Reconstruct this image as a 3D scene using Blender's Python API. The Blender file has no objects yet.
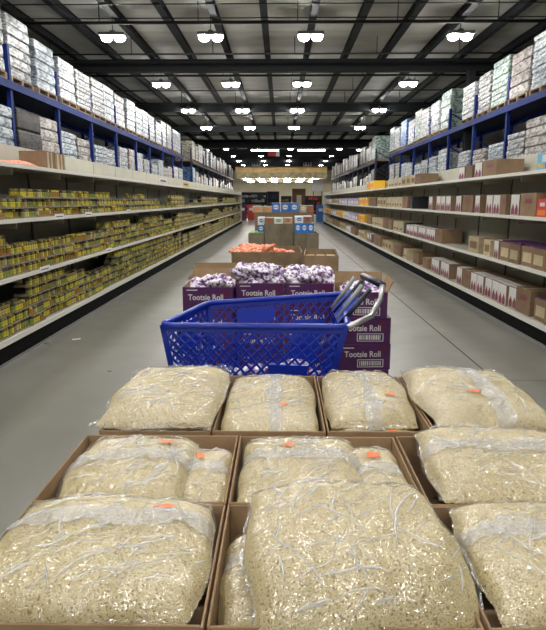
import bpy, math, random
from mathutils import Vector, Matrix, Euler, noise
C = bpy.context.scene.collection
PI = math.pi
rnd = random.Random(7)
ORD = ['zeroth','first','second','third','fourth','fifth','sixth','seventh','eighth','ninth','tenth','eleventh','twelfth','thirteenth',
 'fourteenth','fifteenth','sixteenth','seventeenth','eighteenth','nineteenth','twentieth','twenty-first','twenty-second','twenty-third',
 'twenty-fourth','twenty-fifth','twenty-sixth','twenty-seventh','twenty-eighth','twenty-ninth','thirtieth','thirty-first','thirty-second',
 'thirty-third','thirty-fourth','thirty-fifth','thirty-sixth']

# ------------------------------------------------------------------ materials
MATS = {}
def nt(name):
    m = bpy.data.materials.new(name); m.use_nodes = True
    n = m.node_tree; n.nodes.clear()
    out = n.nodes.new('ShaderNodeOutputMaterial')
    MATS[name] = m
    return m, n, out
def lk(n, a, ao, b, bi): n.links.new(a.outputs[ao], b.inputs[bi])
def rgba(c): return (c[0], c[1], c[2], 1)
def mat(name, col, rough=.6, metal=0, edge=.15, var=.0, vscale=8, bump=0, bscale=60, spec=.5, col2=None, stretch=None, objrand=0):
    m, n, out = nt(name)
    p = n.nodes.new('ShaderNodeBsdfPrincipled')
    p.inputs['Roughness'].default_value = rough; p.inputs['Metallic'].default_value = metal
    p.inputs['Specular IOR Level'].default_value = spec
    lk(n, p, 'BSDF', out, 'Surface')
    p.inputs['Base Color'].default_value = rgba(col)
    tc = n.nodes.new('ShaderNodeTexCoord'); mp = n.nodes.new('ShaderNodeMapping')
    lk(n, tc, 'Object', mp, 'Vector')
    if stretch: mp.inputs['Scale'].default_value = stretch
    src = None
    if var or col2:
        no = n.nodes.new('ShaderNodeTexNoise'); no.inputs['Scale'].default_value = vscale; no.inputs['Detail'].default_value = 4
        lk(n, mp, 'Vector', no, 'Vector')
        r = n.nodes.new('ShaderNodeValToRGB')
        c2 = col2 or tuple(min(1, x*(1+var)) for x in col)
        c1 = col if col2 else tuple(x*(1-var) for x in col)
        r.color_ramp.elements[0].color = rgba(c1); r.color_ramp.elements[1].color = rgba(c2)
        r.color_ramp.elements[0].position = .5-edge; r.color_ramp.elements[1].position = .5+edge
        lk(n, no, 'Fac', r, 'Fac'); src = (r, 'Color')
    if objrand:
        oi = n.nodes.new('ShaderNodeObjectInfo'); hs = n.nodes.new('ShaderNodeHueSaturation')
        mr = n.nodes.new('ShaderNodeMapRange'); mr.inputs['To Min'].default_value = 1-objrand; mr.inputs['To Max'].default_value = 1+objrand
        lk(n, oi, 'Random', mr, 'Value'); lk(n, mr, 'Result', hs, 'Value')
        if src: lk(n, src[0], src[1], hs, 'Color')
        else: hs.inputs['Color'].default_value = rgba(col)
        src = (hs, 'Color')
    if src: lk(n, src[0], src[1], p, 'Base Color')
    if bump:
        nb = n.nodes.new('ShaderNodeTexNoise'); nb.inputs['Scale'].default_value = bscale; nb.inputs['Detail'].default_value = 3
        lk(n, mp, 'Vector', nb, 'Vector')
        b = n.nodes.new('ShaderNodeBump'); b.inputs['Strength'].default_value = bump; b.inputs['Distance'].default_value = .01
        lk(n, nb, 'Fac', b, 'Height'); lk(n, b, 'Normal', p, 'Normal')
    return m
def emit(name, col, s):
    m, n, out = nt(name)
    e = n.nodes.new('ShaderNodeEmission'); e.inputs['Color'].default_value = rgba(col); e.inputs['Strength'].default_value = s
    lk(n, e, 'Emission', out, 'Surface'); return m

LAMP = 95
emit('lamp_lens', (1, .98, .94), LAMP)
emit('tube_lens', (1, .98, .95), 16)
emit('far_lamp_lens', (1, .95, .85), 40)
mat('cardboard', (.33, .22, .125), .8, var=.10, vscale=14, bump=.1, bscale=120, spec=.2)
mat('cardboard_dark', (.27, .185, .11), .8, var=.15, vscale=9, spec=.2, objrand=.2)
mat('cardboard_grey', (.20, .165, .115), .8, var=.15, vscale=9, spec=.2, objrand=.15)
mat('carton_brown', (.25, .165, .10), .75, var=.10, vscale=7, spec=.2, objrand=.18)
mat('carton_tan', (.55, .45, .28), .75, var=.12, vscale=9, spec=.2, objrand=.2)
mat('print_white', (.74, .72, .70), .5)
mat('print_maroon', (.22, .035, .07), .5)
mat('print_purple', (.085, .018, .10), .45, var=.1)
mat('purple_red', (.12, .012, .055), .45, var=.15)
mat('blue_print', (.03, .19, .60), .45, objrand=.15)
mat('sky_print', (.12, .45, .75), .45)
mat('red_print', (.60, .05, .03), .4)
mat('orange_print', (.85, .23, .05), .45)
mat('yellow_print', (.85, .50, .02), .5, objrand=.15)
mat('lilac_print', (.42, .36, .55), .5, objrand=.2)
mat('green_print', (.16, .36, .10), .5)
mat('label_yellow', (.66, .55, .05), .45, var=.2, vscale=40)
mat('label_olive', (.30, .26, .06), .5, var=.25, vscale=40)
mat('label_green', (.20, .30, .06), .5, var=.25, vscale=40)
mat('label_amber', (.38, .20, .04), .5, var=.25, vscale=40)
mat('label_cream', (.50, .44, .28), .5, var=.15, vscale=40)
mat('jar_dark', (.035, .022, .016), .25)
mat('jar_lid', (.06, .045, .035), .4)
mat('tray_card', (.30, .25, .17), .7, var=.2, vscale=20)
mat('shelf_paint', (.46, .45, .38), .45, var=.04)
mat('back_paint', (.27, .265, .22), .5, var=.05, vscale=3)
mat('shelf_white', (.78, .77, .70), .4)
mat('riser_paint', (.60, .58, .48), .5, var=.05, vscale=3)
mat('kick_black', (.006, .006, .006), .8, spec=.08)
mat('rack_blue', (.007, .024, .16), .6, spec=.15, var=.1)
mat('rack_deck', (.02, .03, .07), .6)
mat('steel_dark', (.022, .024, .026), .7, spec=.15)
mat('steel_grey', (.055, .06, .06), .55)
mat('pipe_black', (.012, .012, .013), .5)
mat('lamp_body', (.20, .20, .20), .5)
mat('wood_pallet', (.32, .23, .14), .8, var=.25, vscale=12)
mat('cart_blue', (.004, .028, .36), .32, spec=.5)
mat('cart_panel', (.004, .03, .42), .35)
mat('cart_steel', (.55, .55, .56), .3, metal=.9)
mat('cart_grey', (.30, .31, .32), .4)
mat('cart_dark', (.010, .014, .035), .4)
mat('rubber', (.02, .02, .02), .6)
mat('candy_film', (.14, .03, .20), .3, vscale=34, edge=.05, col2=(.90, .86, .92), bump=.4, bscale=40)
mat('candy_purple', (.20, .05, .30), .3, vscale=26, edge=.05, col2=(.90, .85, .94), bump=.4, bscale=40)
mat('orange_net', (.82, .13, .02), .4, vscale=30, edge=.06, col2=(.80, .42, .26), bump=.3)
mat('paper_white', (.85, .85, .82), .6)
mat('plywood', (.40, .30, .18), .7, var=.15)
mat('sticker_orange', (.92, .22, .08), .5)
mat('bulkhead_gold', (.80, .52, .20), .6, var=.2, vscale=1.2)
mat('bulkhead_olive', (.50, .42, .24), .7, var=.3, vscale=2)
mat('wall_paint', (.14, .14, .13), .8, var=.05, vscale=.5)
mat('wall_cream', (.72, .66, .52), .8, var=.08, vscale=.5)
mat('dark_machine', (.02, .022, .03), .5)
mat('door_brown', (.16, .09, .05), .6, var=.1)
mat('sign_red', (.55, .03, .04), .5)
mat('fabric_maroon', (.13, .02, .03), .7)
for k, (a, b) in {'wrap_white': ((.26, .29, .33), (.74, .77, .80)), 'wrap_blue': ((.17, .25, .33), (.64, .73, .79)), 'wrap_green': ((.16, .27, .22), (.62, .76, .70)),
          'wrap_tan': ((.22, .17, .14), (.60, .54, .50)), 'wrap_dark': ((.015, .013, .012), (.06, .052, .05)), 'wrap_grey': ((.10, .10, .10), (.60, .62, .63)),
          'wrap_cobalt': ((.03, .12, .38), (.18, .38, .75)), 'wrap_cream': ((.40, .36, .26), (.72, .68, .54))}.items():
    mat(k, tuple(q*.42 for q in a), .32, spec=.08 if k == 'wrap_dark' else .5, vscale=9, edge=.12, col2=tuple(q*.78 for q in b), bump=.8, bscale=22, stretch=(1, 1, 2.2), objrand=.15)

def floor_mat():
    m, n, out = nt('polished_concrete')
    p = n.nodes.new('ShaderNodeBsdfPrincipled'); lk(n, p, 'BSDF', out, 'Surface')
    tc = n.nodes.new('ShaderNodeTexCoord')
    a = n.nodes.new('ShaderNodeTexNoise'); a.inputs['Scale'].default_value = .5; a.inputs['Detail'].default_value = 6
    lk(n, tc, 'Object', a, 'Vector')
    r = n.nodes.new('ShaderNodeValToRGB')
    r.color_ramp.elements[0].color = (.185, .18, .153, 1); r.color_ramp.elements[1].color = (.25, .245, .213, 1)
    r.color_ramp.elements[0].position = .35; r.color_ramp.elements[1].position = .7
    lk(n, a, 'Fac', r, 'Fac'); lk(n, r, 'Color', p, 'Base Color')
    b = n.nodes.new('ShaderNodeTexNoise'); b.inputs['Scale'].default_value = 3; b.inputs['Detail'].default_value = 5
    lk(n, tc, 'Object', b, 'Vector')
    mr = n.nodes.new('ShaderNodeMapRange'); mr.inputs['To Min'].default_value = .22; mr.inputs['To Max'].default_value = .42
    lk(n, b, 'Fac', mr, 'Value'); lk(n, mr, 'Result', p, 'Roughness')
    p.inputs['Specular IOR Level'].default_value = .55
floor_mat()
def ceil_mat():
    m, n, out = nt('ceiling_deck')
    p = n.nodes.new('ShaderNodeBsdfPrincipled'); lk(n, p, 'BSDF', out, 'Surface'); p.inputs['Roughness'].default_value = .75; p.inputs['Specular IOR Level'].default_value = .15
    tc = n.nodes.new('ShaderNodeTexCoord'); mp = n.nodes.new('ShaderNodeMapping'); mp.inputs['Scale'].default_value = (.3, 1.2, 1)
    lk(n, tc, 'Object', mp, 'Vector')
    a = n.nodes.new('ShaderNodeTexNoise'); a.inputs['Scale'].default_value = 2; a.inputs['Detail'].default_value = 5
    lk(n, mp, 'Vector', a, 'Vector')
    r = n.nodes.new('ShaderNodeValToRGB'); r.color_ramp.elements[0].color = (.38, .375, .345, 1); r.color_ramp.elements[1].color = (.52, .515, .475, 1)
    r.color_ramp.elements[0].position = .3; r.color_ramp.elements[1].position = .7
    lk(n, a, 'Fac', r, 'Fac'); lk(n, r, 'Color', p, 'Base Color')
    b = n.nodes.new('ShaderNodeBump'); b.inputs['Strength'].default_value = .3; b.inputs['Distance'].default_value = .05
    lk(n, a, 'Fac', b, 'Height'); lk(n, b, 'Normal', p, 'Normal')
ceil_mat()
def grain_mat():
    m, n, out = nt('grain')
    p = n.nodes.new('ShaderNodeBsdfPrincipled'); lk(n, p, 'BSDF', out, 'Surface'); p.inputs['Roughness'].default_value = .5
    g = n.nodes.new('ShaderNodeNewGeometry')
    tc = n.nodes.new('ShaderNodeTexCoord')
    r = n.nodes.new('ShaderNodeValToRGB')
    r.color_ramp.elements[0].color = (.44, .34, .14, 1); r.color_ramp.elements[1].color = (.84, .73, .43, 1)
    e = r.color_ramp.elements.new(.12); e.color = (.70, .57, .28, 1)
    lk(n, g, 'Random Per Island', r, 'Fac'); lk(n, r, 'Color', p, 'Base Color')
    m, n, out = nt('grain_bed')
    p = n.nodes.new('ShaderNodeBsdfPrincipled'); lk(n, p, 'BSDF', out, 'Surface'); p.inputs['Roughness'].default_value = .6
    p.inputs['Base Color'].default_value = (.44, .34, .15, 1)
    tc = n.nodes.new('ShaderNodeTexCoord')
    v = n.nodes.new('ShaderNodeTexVoronoi'); v.inputs['Scale'].default_value = 190
    lk(n, tc, 'Object', v, 'Vector')
    b = n.nodes.new('ShaderNodeBump'); b.inputs['Strength'].default_value = .9; b.inputs['Distance'].default_value = .004; b.invert = True
    lk(n, v, 'Distance', b, 'Height'); lk(n, b, 'Normal', p, 'Normal')
grain_mat()
def film_mat(name, base, haze, hazecol=(.9, .9, .9), rough=.17, bscale=15, strength=.9):
    m, n, out = nt(name)
    t = n.nodes.new('ShaderNodeBsdfTransparent'); t.inputs['Color'].default_value = (.98, .98, .97, 1)
    g = n.nodes.new('ShaderNodeBsdfGlossy'); g.inputs['Roughness'].default_value = rough
    d = n.nodes.new('ShaderNodeBsdfDiffuse'); d.inputs['Color'].default_value = rgba(hazecol)
    tc = n.nodes.new('ShaderNodeTexCoord'); mp = n.nodes.new('ShaderNodeMapping'); lk(n, tc, 'Object', mp, 'Vector')
    mp.inputs['Rotation'].default_value = (0, 0, .6); mp.inputs['Scale'].default_value = (1.0, 2.2, 1)
    no = n.nodes.new('ShaderNodeTexNoise'); no.inputs['Scale'].default_value = bscale; no.inputs['Detail'].default_value = 3; no.inputs['Distortion'].default_value = 1.2
    lk(n, mp, 'Vector', no, 'Vector')
    b = n.nodes.new('ShaderNodeBump'); b.inputs['Strength'].default_value = strength; b.inputs['Distance'].default_value = .02
    lk(n, no, 'Fac', b, 'Height'); lk(n, b, 'Normal', g, 'Normal')
    lw = n.nodes.new('ShaderNodeFresnel'); lw.inputs['IOR'].default_value = 1.5; lk(n, b, 'Normal', lw, 'Normal')
    ad = n.nodes.new('ShaderNodeMath'); ad.operation = 'ADD'; ad.inputs[1].default_value = base; ad.use_clamp = True; lk(n, lw, 'Fac', ad, 0)
    cp = n.nodes.new('ShaderNodeMath'); cp.operation = 'MINIMUM'; cp.inputs[1].default_value = .32; lk(n, ad, 'Value', cp, 0); ad = cp
    m1 = n.nodes.new('ShaderNodeMixShader'); m1.inputs['Fac'].default_value = haze; lk(n, t, 'BSDF', m1, 1); lk(n, d, 'BSDF', m1, 2)
    m2 = n.nodes.new('ShaderNodeMixShader'); lk(n, ad, 'Value', m2, 'Fac'); lk(n, m1, 'Shader', m2, 1); lk(n, g, 'BSDF', m2, 2)
    lk(n, m2, 'Shader', out, 'Surface')
film_mat('bag_film', .16, .03)
film_mat('fold_highlight', .08, .40, (.97, .97, .97), .25, 30, .4)  # film folds whitened so their colour stands in for highlight streaks
film_mat('bag_seam', .12, .27, (.95, .95, .97), .2, 40, .9)

# ------------------------------------------------------------------ mesh builder
class MB:
    def __init__(s): s.v = []; s.f = []; s.m = []; s.mats = []
    def mi(s, name):
        if name not in s.mats: s.mats.append(name)
        return s.mats.index(name)
    def add(s, vs, fs, mn, T=None):
        o = len(s.v); i = s.mi(mn)
        if T is not None: vs = [T @ Vector(v) for v in vs]
        s.v += [tuple(v) for v in vs]
        for f in fs: s.f.append(tuple(o+k for k in f)); s.m.append(i)
        return s
    def merge(s, other, T=None):
        o = len(s.v)
        s.v += [tuple(T @ Vector(v)) if T is not None else v for v in other.v]
        for f, k in zip(other.f, other.m):
            s.f.append(tuple(o+q for q in f)); s.m.append(s.mi(other.mats[k]))
        return s
    def box(s, x0, x1, y0, y1, z0, z1, mn, T=None):
        vs = [(x0,y0,z0),(x1,y0,z0),(x1,y1,z0),(x0,y1,z0),(x0,y0,z1),(x1,y0,z1),(x1,y1,z1),(x0,y1,z1)]
        return s.add(vs, [(3,2,1,0),(4,5,6,7),(0,1,5,4),(1,2,6,5),(2,3,7,6),(3,0,4,7)], mn, T)
    def bar(s, p, q, w, h, mn, up=(0,0,1)):
        p = Vector(p); q = Vector(q); d = (q-p); L = d.length; d.normalize()
        u = Vector(up)
        if abs(d.dot(u)) > .98: u = Vector((0,1,0))
        sx = d.cross(u).normalized(); sz = sx.cross(d)
        T = Matrix((( sx.x, d.x, sz.x, p.x),(sx.y, d.y, sz.y, p.y),(sx.z, d.z, sz.z, p.z),(0,0,0,1)))
        return s.box(-w/2, w/2, 0, L, -h/2, h/2, mn, T)
    def tube(s, pts, r, mn, n=8, caps=True):
        pts = [Vector(p) for p in pts]; rings = []; vs = []; fs = []
        for i, p in enumerate(pts):
            d = (pts[min(i+1, len(pts)-1)] - pts[max(i-1, 0)]).normalized()
            u = Vector((0,0,1)) if abs(d.z) < .95 else Vector((1,0,0))
            a = d.cross(u).normalized(); b = d.cross(a)
            rr = r[i] if isinstance(r, (list, tuple)) else r
            for k in range(n):
                t = 2*PI*k/n; vs.append(p + a*rr*math.cos(t) + b*rr*math.sin(t))
        for i in range(len(pts)-1):
            for k in range(n):
                k2 = (k+1) % n; fs.append((i*n+k2, i*n+k, (i+1)*n+k, (i+1)*n+k2))
        if caps: fs.append(tuple(range(n))); fs.append(tuple(reversed(range((len(pts)-1)*n, len(pts)*n))))
        return s.add(vs, fs, mn)
    def lathe(s, prof, mn, n=12, T=None, c=(0,0,0)):
        vs = []; fs = []
        for r, z in prof:
            for k in range(n): t = 2*PI*k/n; vs.append((c[0]+r*math.cos(t), c[1]+r*math.sin(t), c[2]+z))
        for i in range(len(prof)-1):
            for k in range(n):
                k2 = (k+1) % n; fs.append((i*n+k, i*n+k2, (i+1)*n+k2, (i+1)*n+k))
        fs.append(tuple(reversed(range(n)))); fs.append(tuple(range((len(prof)-1)*n, len(prof)*n)))
        return s.add(vs, fs, mn, T)
    def grid(s, fn, nu, nv, mn, T=None):
        vs = [fn(i/nu, j/nv) for j in range(nv+1) for i in range(nu+1)]
        w = nu+1
        fs = [(j*w+i, j*w+i+1, (j+1)*w+i+1, (j+1)*w+i) for j in range(nv) for i in range(nu)]
        return s.add(vs, fs, mn, T)
    def mesh(s, name, smooth=False):
        me = bpy.data.meshes.new(name); me.from_pydata(s.v, [], s.f)
        for k in s.mats: me.materials.append(MATS[k])
        me.polygons.foreach_set('material_index', s.m)
        if smooth: me.polygons.foreach_set('use_smooth', [True]*len(s.f))
        me.update(); return me
    def build(s, name, parent=None, smooth=False, loc=None, rot=None):
        return link(name, s.mesh(name, smooth), parent, loc, rot)
def link(name, me, parent=None, loc=None, rot=None):
    o = bpy.data.objects.new(name, me); C.objects.link(o)
    if parent: o.parent = parent
    if loc: o.location = loc
    if rot: o.rotation_euler = rot
    return o
def tag(o, label, cat, group=None):
    o['label'] = label; o['category'] = cat
    if group: o['group'] = group
    return o
def empty(name, label, cat, loc=(0,0,0), rz=0, group=None):
    o = link(name, None, None, loc, (0, 0, rz)); o.empty_display_size = .1
    return tag(o, label, cat, group)
def struct(o): o['kind'] = 'structure'; return o
def copy_tree(o, parent=None):
    c = o.copy(); C.objects.link(c)
    if parent: c.parent = parent
    for ch in o.children: copy_tree(ch, c)
    return c
def bev(o, w=.005, n=2):
    m = o.modifiers.new('b', 'BEVEL'); m.width = w; m.segments = n; m.limit_method = 'ANGLE'; return o
def text_mb(body, size, mn, depth=.001):
    cu = bpy.data.curves.new('t', 'FONT'); cu.body = body; cu.size = size; cu.align_x = 'CENTER'; cu.align_y = 'CENTER'; cu.resolution_u = 3
    cu.offset = size*.02
    o = bpy.data.objects.new('t', cu); C.objects.link(o)
    dg = bpy.context.evaluated_depsgraph_get()
    me = bpy.data.meshes.new_from_object(o.evaluated_get(dg))
    m = MB(); m.add([(v.co.x, 0, v.co.y) for v in me.vertices], [tuple(p.vertices) for p in me.polygons], mn)   # stands in the XZ plane
    bpy.data.objects.remove(o); bpy.data.curves.remove(cu); bpy.data.meshes.remove(me)
    return m

# ------------------------------------------------------------------ setting
CZ = 5.75                                   # ceiling height
def setting():
    m = MB(); m.box(-9, 9, -9, 82, -.1, 0, 'polished_concrete'); f = struct(m.build('floor'))
    j = MB()
    for x in (1.88,): j.box(x-.006, x+.006, -9, 80, 0, .0006, 'kick_black')
    for y in (4.6, 10.3, 16, 22, 28, 34): j.box(1.88, 2.8, y-.003, y+.004, 0, .0006, 'steel_grey')
    j.build('joint_line', f)
    m = MB(); m.box(-9, 9, -9, 82, CZ, CZ+.1, 'ceiling_deck'); struct(m.build('ceiling'))
    for nm, b in (('wall_left', (-9.1,-9,-9,82)), ('wall_right', (9,9.1,-9,82)), ('wall_back', (-9.1,9.1,-9.1,-9))):
        m = MB(); m.box(*b, 0, CZ, 'wall_paint'); struct(m.build(nm))
    m = MB(); m.box(-9.1, 9.1, 82, 82.1, 0, CZ, 'wall_cream'); struct(m.build('wall_far'))
    # purlins run along the hall, rafters across it
    for k in range(-7, 9):
        x = -.39 + 1.11*k
        m = MB(); w = .075
        m.box(x-w, x+w, -9, 82, CZ-.012, CZ-.002, 'steel_dark'); m.box(x-.02, x+.02, -9, 82, CZ-.17, CZ-.012, 'steel_dark'); m.box(x-w, x+w, -9, 82, CZ-.185, CZ-.17, 'steel_dark')
        struct(m.build('ceiling_purlin'))
    for y in (-4.2, 2.8, 9.8, 16.9, 24.2, 31.2, 38.2, 45.2, 52.2, 59.2, 66.2):
        m = MB(); z = 5.22 if y < 35 else 5.02
        m.box(-9, 9, y-.11, y+.11, z, z+.025, 'steel_dark'); m.box(-9, 9, y-.015, y+.015, z+.025, CZ-.187, 'steel_dark'); m.box(-9, 9, y-.11, y+.11, CZ-.215, CZ-.187, 'steel_dark')
        struct(m.build('ceiling_rafter'))
    m = MB(); m.box(5.42, 5.62, 16.8, 16.83, 0, 5.22, 'steel_dark'); m.box(5.42, 5.62, 16.97, 17.0, 0, 5.22, 'steel_dark'); m.box(5.505, 5.535, 16.83, 16.97, 0, 5.22, 'steel_dark')
    struct(m.build('wall_column'))
    # sprinkler pipes
    ys = [12.7, 15.3, 17.85, 20.2, 22.7, 26.0, 29.5, 33.5, 38, 43, 48]
    for i, y in enumerate(ys):
        m = MB(); r = .035 if i in (0, 2) else .022
        m.tube([(-8.9, y, 5.33), (8.9, y, 5.33)], r, 'pipe_black', 8)
        for k in range(-3, 4): m.tube([(k*2.15+.35, y, 5.33), (k*2.15+.35, y, CZ)], .012, 'pipe_black', 6)
        o = m.build('sprinkler_pipe', smooth=True)
        tag(o, f'black sprinkler pipe across the hall ceiling, {ORD[i+1]} counted from the near end', 'pipe', 'sprinkler pipes')
    for i, y in enumerate((12.25, 13.15)):
        m = MB(); m.tube([(-8.9, y, CZ-.196), (8.9, y, CZ-.196)], .012, 'pipe_black', 6)
        tag(m.build('electric_conduit'), ['thin conduit across the ceiling just in front of nearest thick pipe', 'thin conduit across the ceiling just behind nearest thick pipe'][i], 'conduit')
setting()

# ------------------------------------------------------------------ lamps
def lamps():
    def proto():
        root = link('ceiling_lamp', None)
        m = MB(); m.box(-.30, .30, -.145, .145, .02, .09, 'lamp_body'); m.box(-.06, .06, -.06, .06, .09, .15, 'lamp_body')
        bev(m.build('housing', root), .015)
        for s in (-1, 1):
            m = MB(); m.lathe([(.02, -.095), (.08, -.08), (.12, -.04), (.13, .02)], 'lamp_lens', 16, c=(s*.15, 0, 0)); m.build('lens', root, True)
        m = MB(); m.tube([(0, 0, .15), (0, 0, .50)], .010, 'steel_grey', 6); m.build('hanging_rod', root)
        return root
    base = proto(); used = False
    rows = [-7.2, -2, 3.1, 8.3, 13.5, 18.7, 24.0, 29.6, 40, 46, 52, 58, 65, 72]
    cols = [(-3.9, 'leftmost column'), (-1.63, 'second column from left'), (.67, 'third column from left'), (4.1, 'rightmost column')]
    for i, y in enumerate(rows):
        for j, (x, cn) in enumerate(cols):
            o = base if not used else copy_tree(base); used = True
            o.location = (x, y, 5.25 if y < 35 else 5.10); o.scale = (1, 1, 1) if y < 35 else (.62, .62, .62)
            if i < 4: lb = f'twin-lens warehouse ceiling lamp above and behind the viewer, {cn}, {ORD[4-i]} row back'
            else: lb = f'twin-lens warehouse ceiling lamp, {cn}, {ORD[i-3]} visible row'
            tag(o, lb, 'lamp', 'twin-lens ceiling lamps')
    for i, x in enumerate((-6.1, -1.15, 2.15, 6.3)):
        root = empty('strip_light', ['leftmost', 'second from left of the', 'third from left of the', 'rightmost'][i] + ' long white strip light in a row below the rafters', 'strip light', (x, 40+i*.0, 5.02), 0, 'white strip lights')
        m = MB(); m.box(-1.0, 1.0, -.08, .08, .04, .1, 'lamp_body'); m.build('housing', root)
        m = MB(); m.tube([(-.97, 0, .0), (.97, 0, .0)], .05, 'tube_lens', 8); m.build('tube', root)
        m = MB()
        for s in (-.8, .8): m.tube([(s, 0, .1), (s, 0, .73)], .006, 'steel_grey', 5)
        m.build('hanging_wire', root)
lamps()

# ------------------------------------------------------------------ shelving runs
def gondola(side, xf, zs, label):
    # xf = front face |x|; side -1 left, +1 right. built directly in world metres
    X = lambda d: side*(xf+d)
    root = empty('store_shelving', label, 'shelving', (side*(xf+.25), 20, 0))
    L = Matrix.Translation(-Vector(root.location))
    y0, y1 = (3.2, 37)
    def bx(m, d0, d1, a, b, z0, z1, mn):
        x0, x1 = sorted((X(d0), X(d1))); m.box(x0, x1, a, b, z0, z1, mn, L)
    m = MB(); bx(m, .012, .06, y0, y1, .02, .17, 'kick_black'); bx(m, .0, .06, y0, y1, 0, .02, 'lamp_body'); m.build('kick_plate', root)
    m = MB(); bx(m, .02, .52, y0, y1, .17, zs[0], 'shelf_paint'); d = m.build('base_deck', root)
    m = MB(); bx(m, 0, .02, y0, y1, zs[0]-.045, zs[0]+.008, 'shelf_white'); m.build('price_rail', d)
    for k, z in enumerate(zs[1:]):
        m = MB(); bx(m, .02, .5, y0, y1, z-.03, z, 'shelf_paint')
        n = int((y1-y0)/1.22)
        for q in range(n+1):
            yy = y0+q*1.22; bx(m, .1, .5, yy-.012, yy+.012, z-.10, z-.03, 'shelf_paint')
        s = m.build('shelf', root)
        m = MB(); bx(m, 0, .02, y0, y1, z-.034, z+.006, 'shelf_white'); m.build('price_rail', s)
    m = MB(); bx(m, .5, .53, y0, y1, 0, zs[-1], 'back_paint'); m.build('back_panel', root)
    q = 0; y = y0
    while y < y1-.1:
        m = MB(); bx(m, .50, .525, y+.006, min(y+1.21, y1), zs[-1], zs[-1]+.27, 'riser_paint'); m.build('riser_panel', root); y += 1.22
    m = MB(); n = int((y1-y0)/1.22)
    for q in range(n+1):
        yy = y0+q*1.22
        u = MB(); bx(u, .49, .50, yy-.02, yy+.02, .2, zs[-1]-.03, 'steel_grey'); u.build('upright', root)
    if side < 0:
        for y, z in ((6.5, zs[2]), (7.5, zs[2]), (9.5, zs[2]), (6.0, zs[1]), (8.3, zs[1])):
            m = MB(); bx(m, -.003, 0, y-.13, y+.13, z-.034, z+.03, 'paper_white'); bx(m, -.004, -.003, y-.1, y+.1, z-.008, z+.002, 'steel_grey'); m.build('price_card', root)
    m = MB(); bx(m, 0, .53, y1, y1+.03, 0, zs[-1]+.2, 'shelf_white'); m.build('end_panel', root)
    return root
ZL = [.22, .80, 1.36, 1.90]; ZR = [.21, .78, 1.36, 1.87]
gondola(-1, 2.62, ZL, 'long grey steel store shelving filled with jar trays along left of aisle')
gondola(1, 2.82, ZR, 'long grey steel store shelving holding scattered cartons along right of aisle')

# jar trays, left shelves
LAB = ['label_yellow', 'label_olive', 'label_green', 'label_amber', 'label_cream']
def jar_mb(lab, n=8):
    m = MB(); lid = {'label_yellow': 'label_olive', 'label_olive': 'jar_lid', 'label_green': 'jar_lid', 'label_amber': 'label_yellow', 'label_cream': 'tray_card'}[lab]
    m.lathe([(.022, 0), (.025, .006), (.025, .012)], 'jar_dark', n); m.lathe([(.0256, .010), (.0256, .062)], lab, n)
    m.lathe([(.025, .058), (.020, .068)], 'jar_dark', n); m.lathe([(.0225, .068), (.0225, .088), (.02, .091)], lid, n)
    return m
JAR = {k: jar_mb(k) for k in LAB}
JARM = {k: JAR[k].mesh('jar') for k in LAB}
def jar_colours(kind):
    w = [(4,5,2,2,1), (8,2,1,0,1), (1,5,5,1,1), (2,4,1,5,1), (3,4,2,1,3)][kind]
    w = [q*rnd.choice((.4, 1, 1, 2)) for q in w]; return [rnd.choices(LAB, w)[0] for _ in range(12)]
JP = [(x, y) for x in (-.10, .0) for y in [(-.1375+.055*i) for i in range(6)]]   # x>0 is the aisle side (before mirroring)
def tray_mb():
    m = MB(); m.box(-.135, .035, -.166, .166, 0, .006, 'tray_card'); m.box(.030, .035, -.166, .166, .006, .016, 'tray_card')
    m.box(-.135, -.130, -.166, .166, .006, .03, 'tray_card')
    for s in (-1, 1): m.box(-.130, .030, s*.166-(.004 if s > 0 else 0), s*.166+(.004 if s < 0 else 0), .006, .03, 'tray_card')
    return m
TRAY = tray_mb(); TRAYM = TRAY.mesh('jar_tray')
KINDS = [jar_colours(k % 5) for k in range(20)]
def full_tray(cols, rows=12):
    m = MB(); m.merge(TRAY)
    for (p, c) in list(zip(JP, cols))[12-rows:]:
        m.merge(JAR[c], Matrix.Translation((p[0]-.0, p[1], .006)))
    return m
FULL = [full_tray(k).mesh('jar_tray') for k in KINDS]
def low_tray(cols):
    m = MB(); m.box(-.13, .035, -.166, .166, 0, .02, 'tray_card'); m.box(-.13, -.0, -.16, .16, .02, .09, 'jar_dark')
    for (p, c) in list(zip(JP, cols))[6:]:
        m.box(p[0]-.02, p[0]+.024, p[1]-.023, p[1]+.023, .02, .06, c); m.box(p[0]-.018, p[0]+.018, p[1]-.018, p[1]+.018, .06, .094, rnd.choice(['jar_lid', 'label_olive', 'tray_card', c]))
    return m
LOW = [low_tray(k) for k in KINDS]
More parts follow.
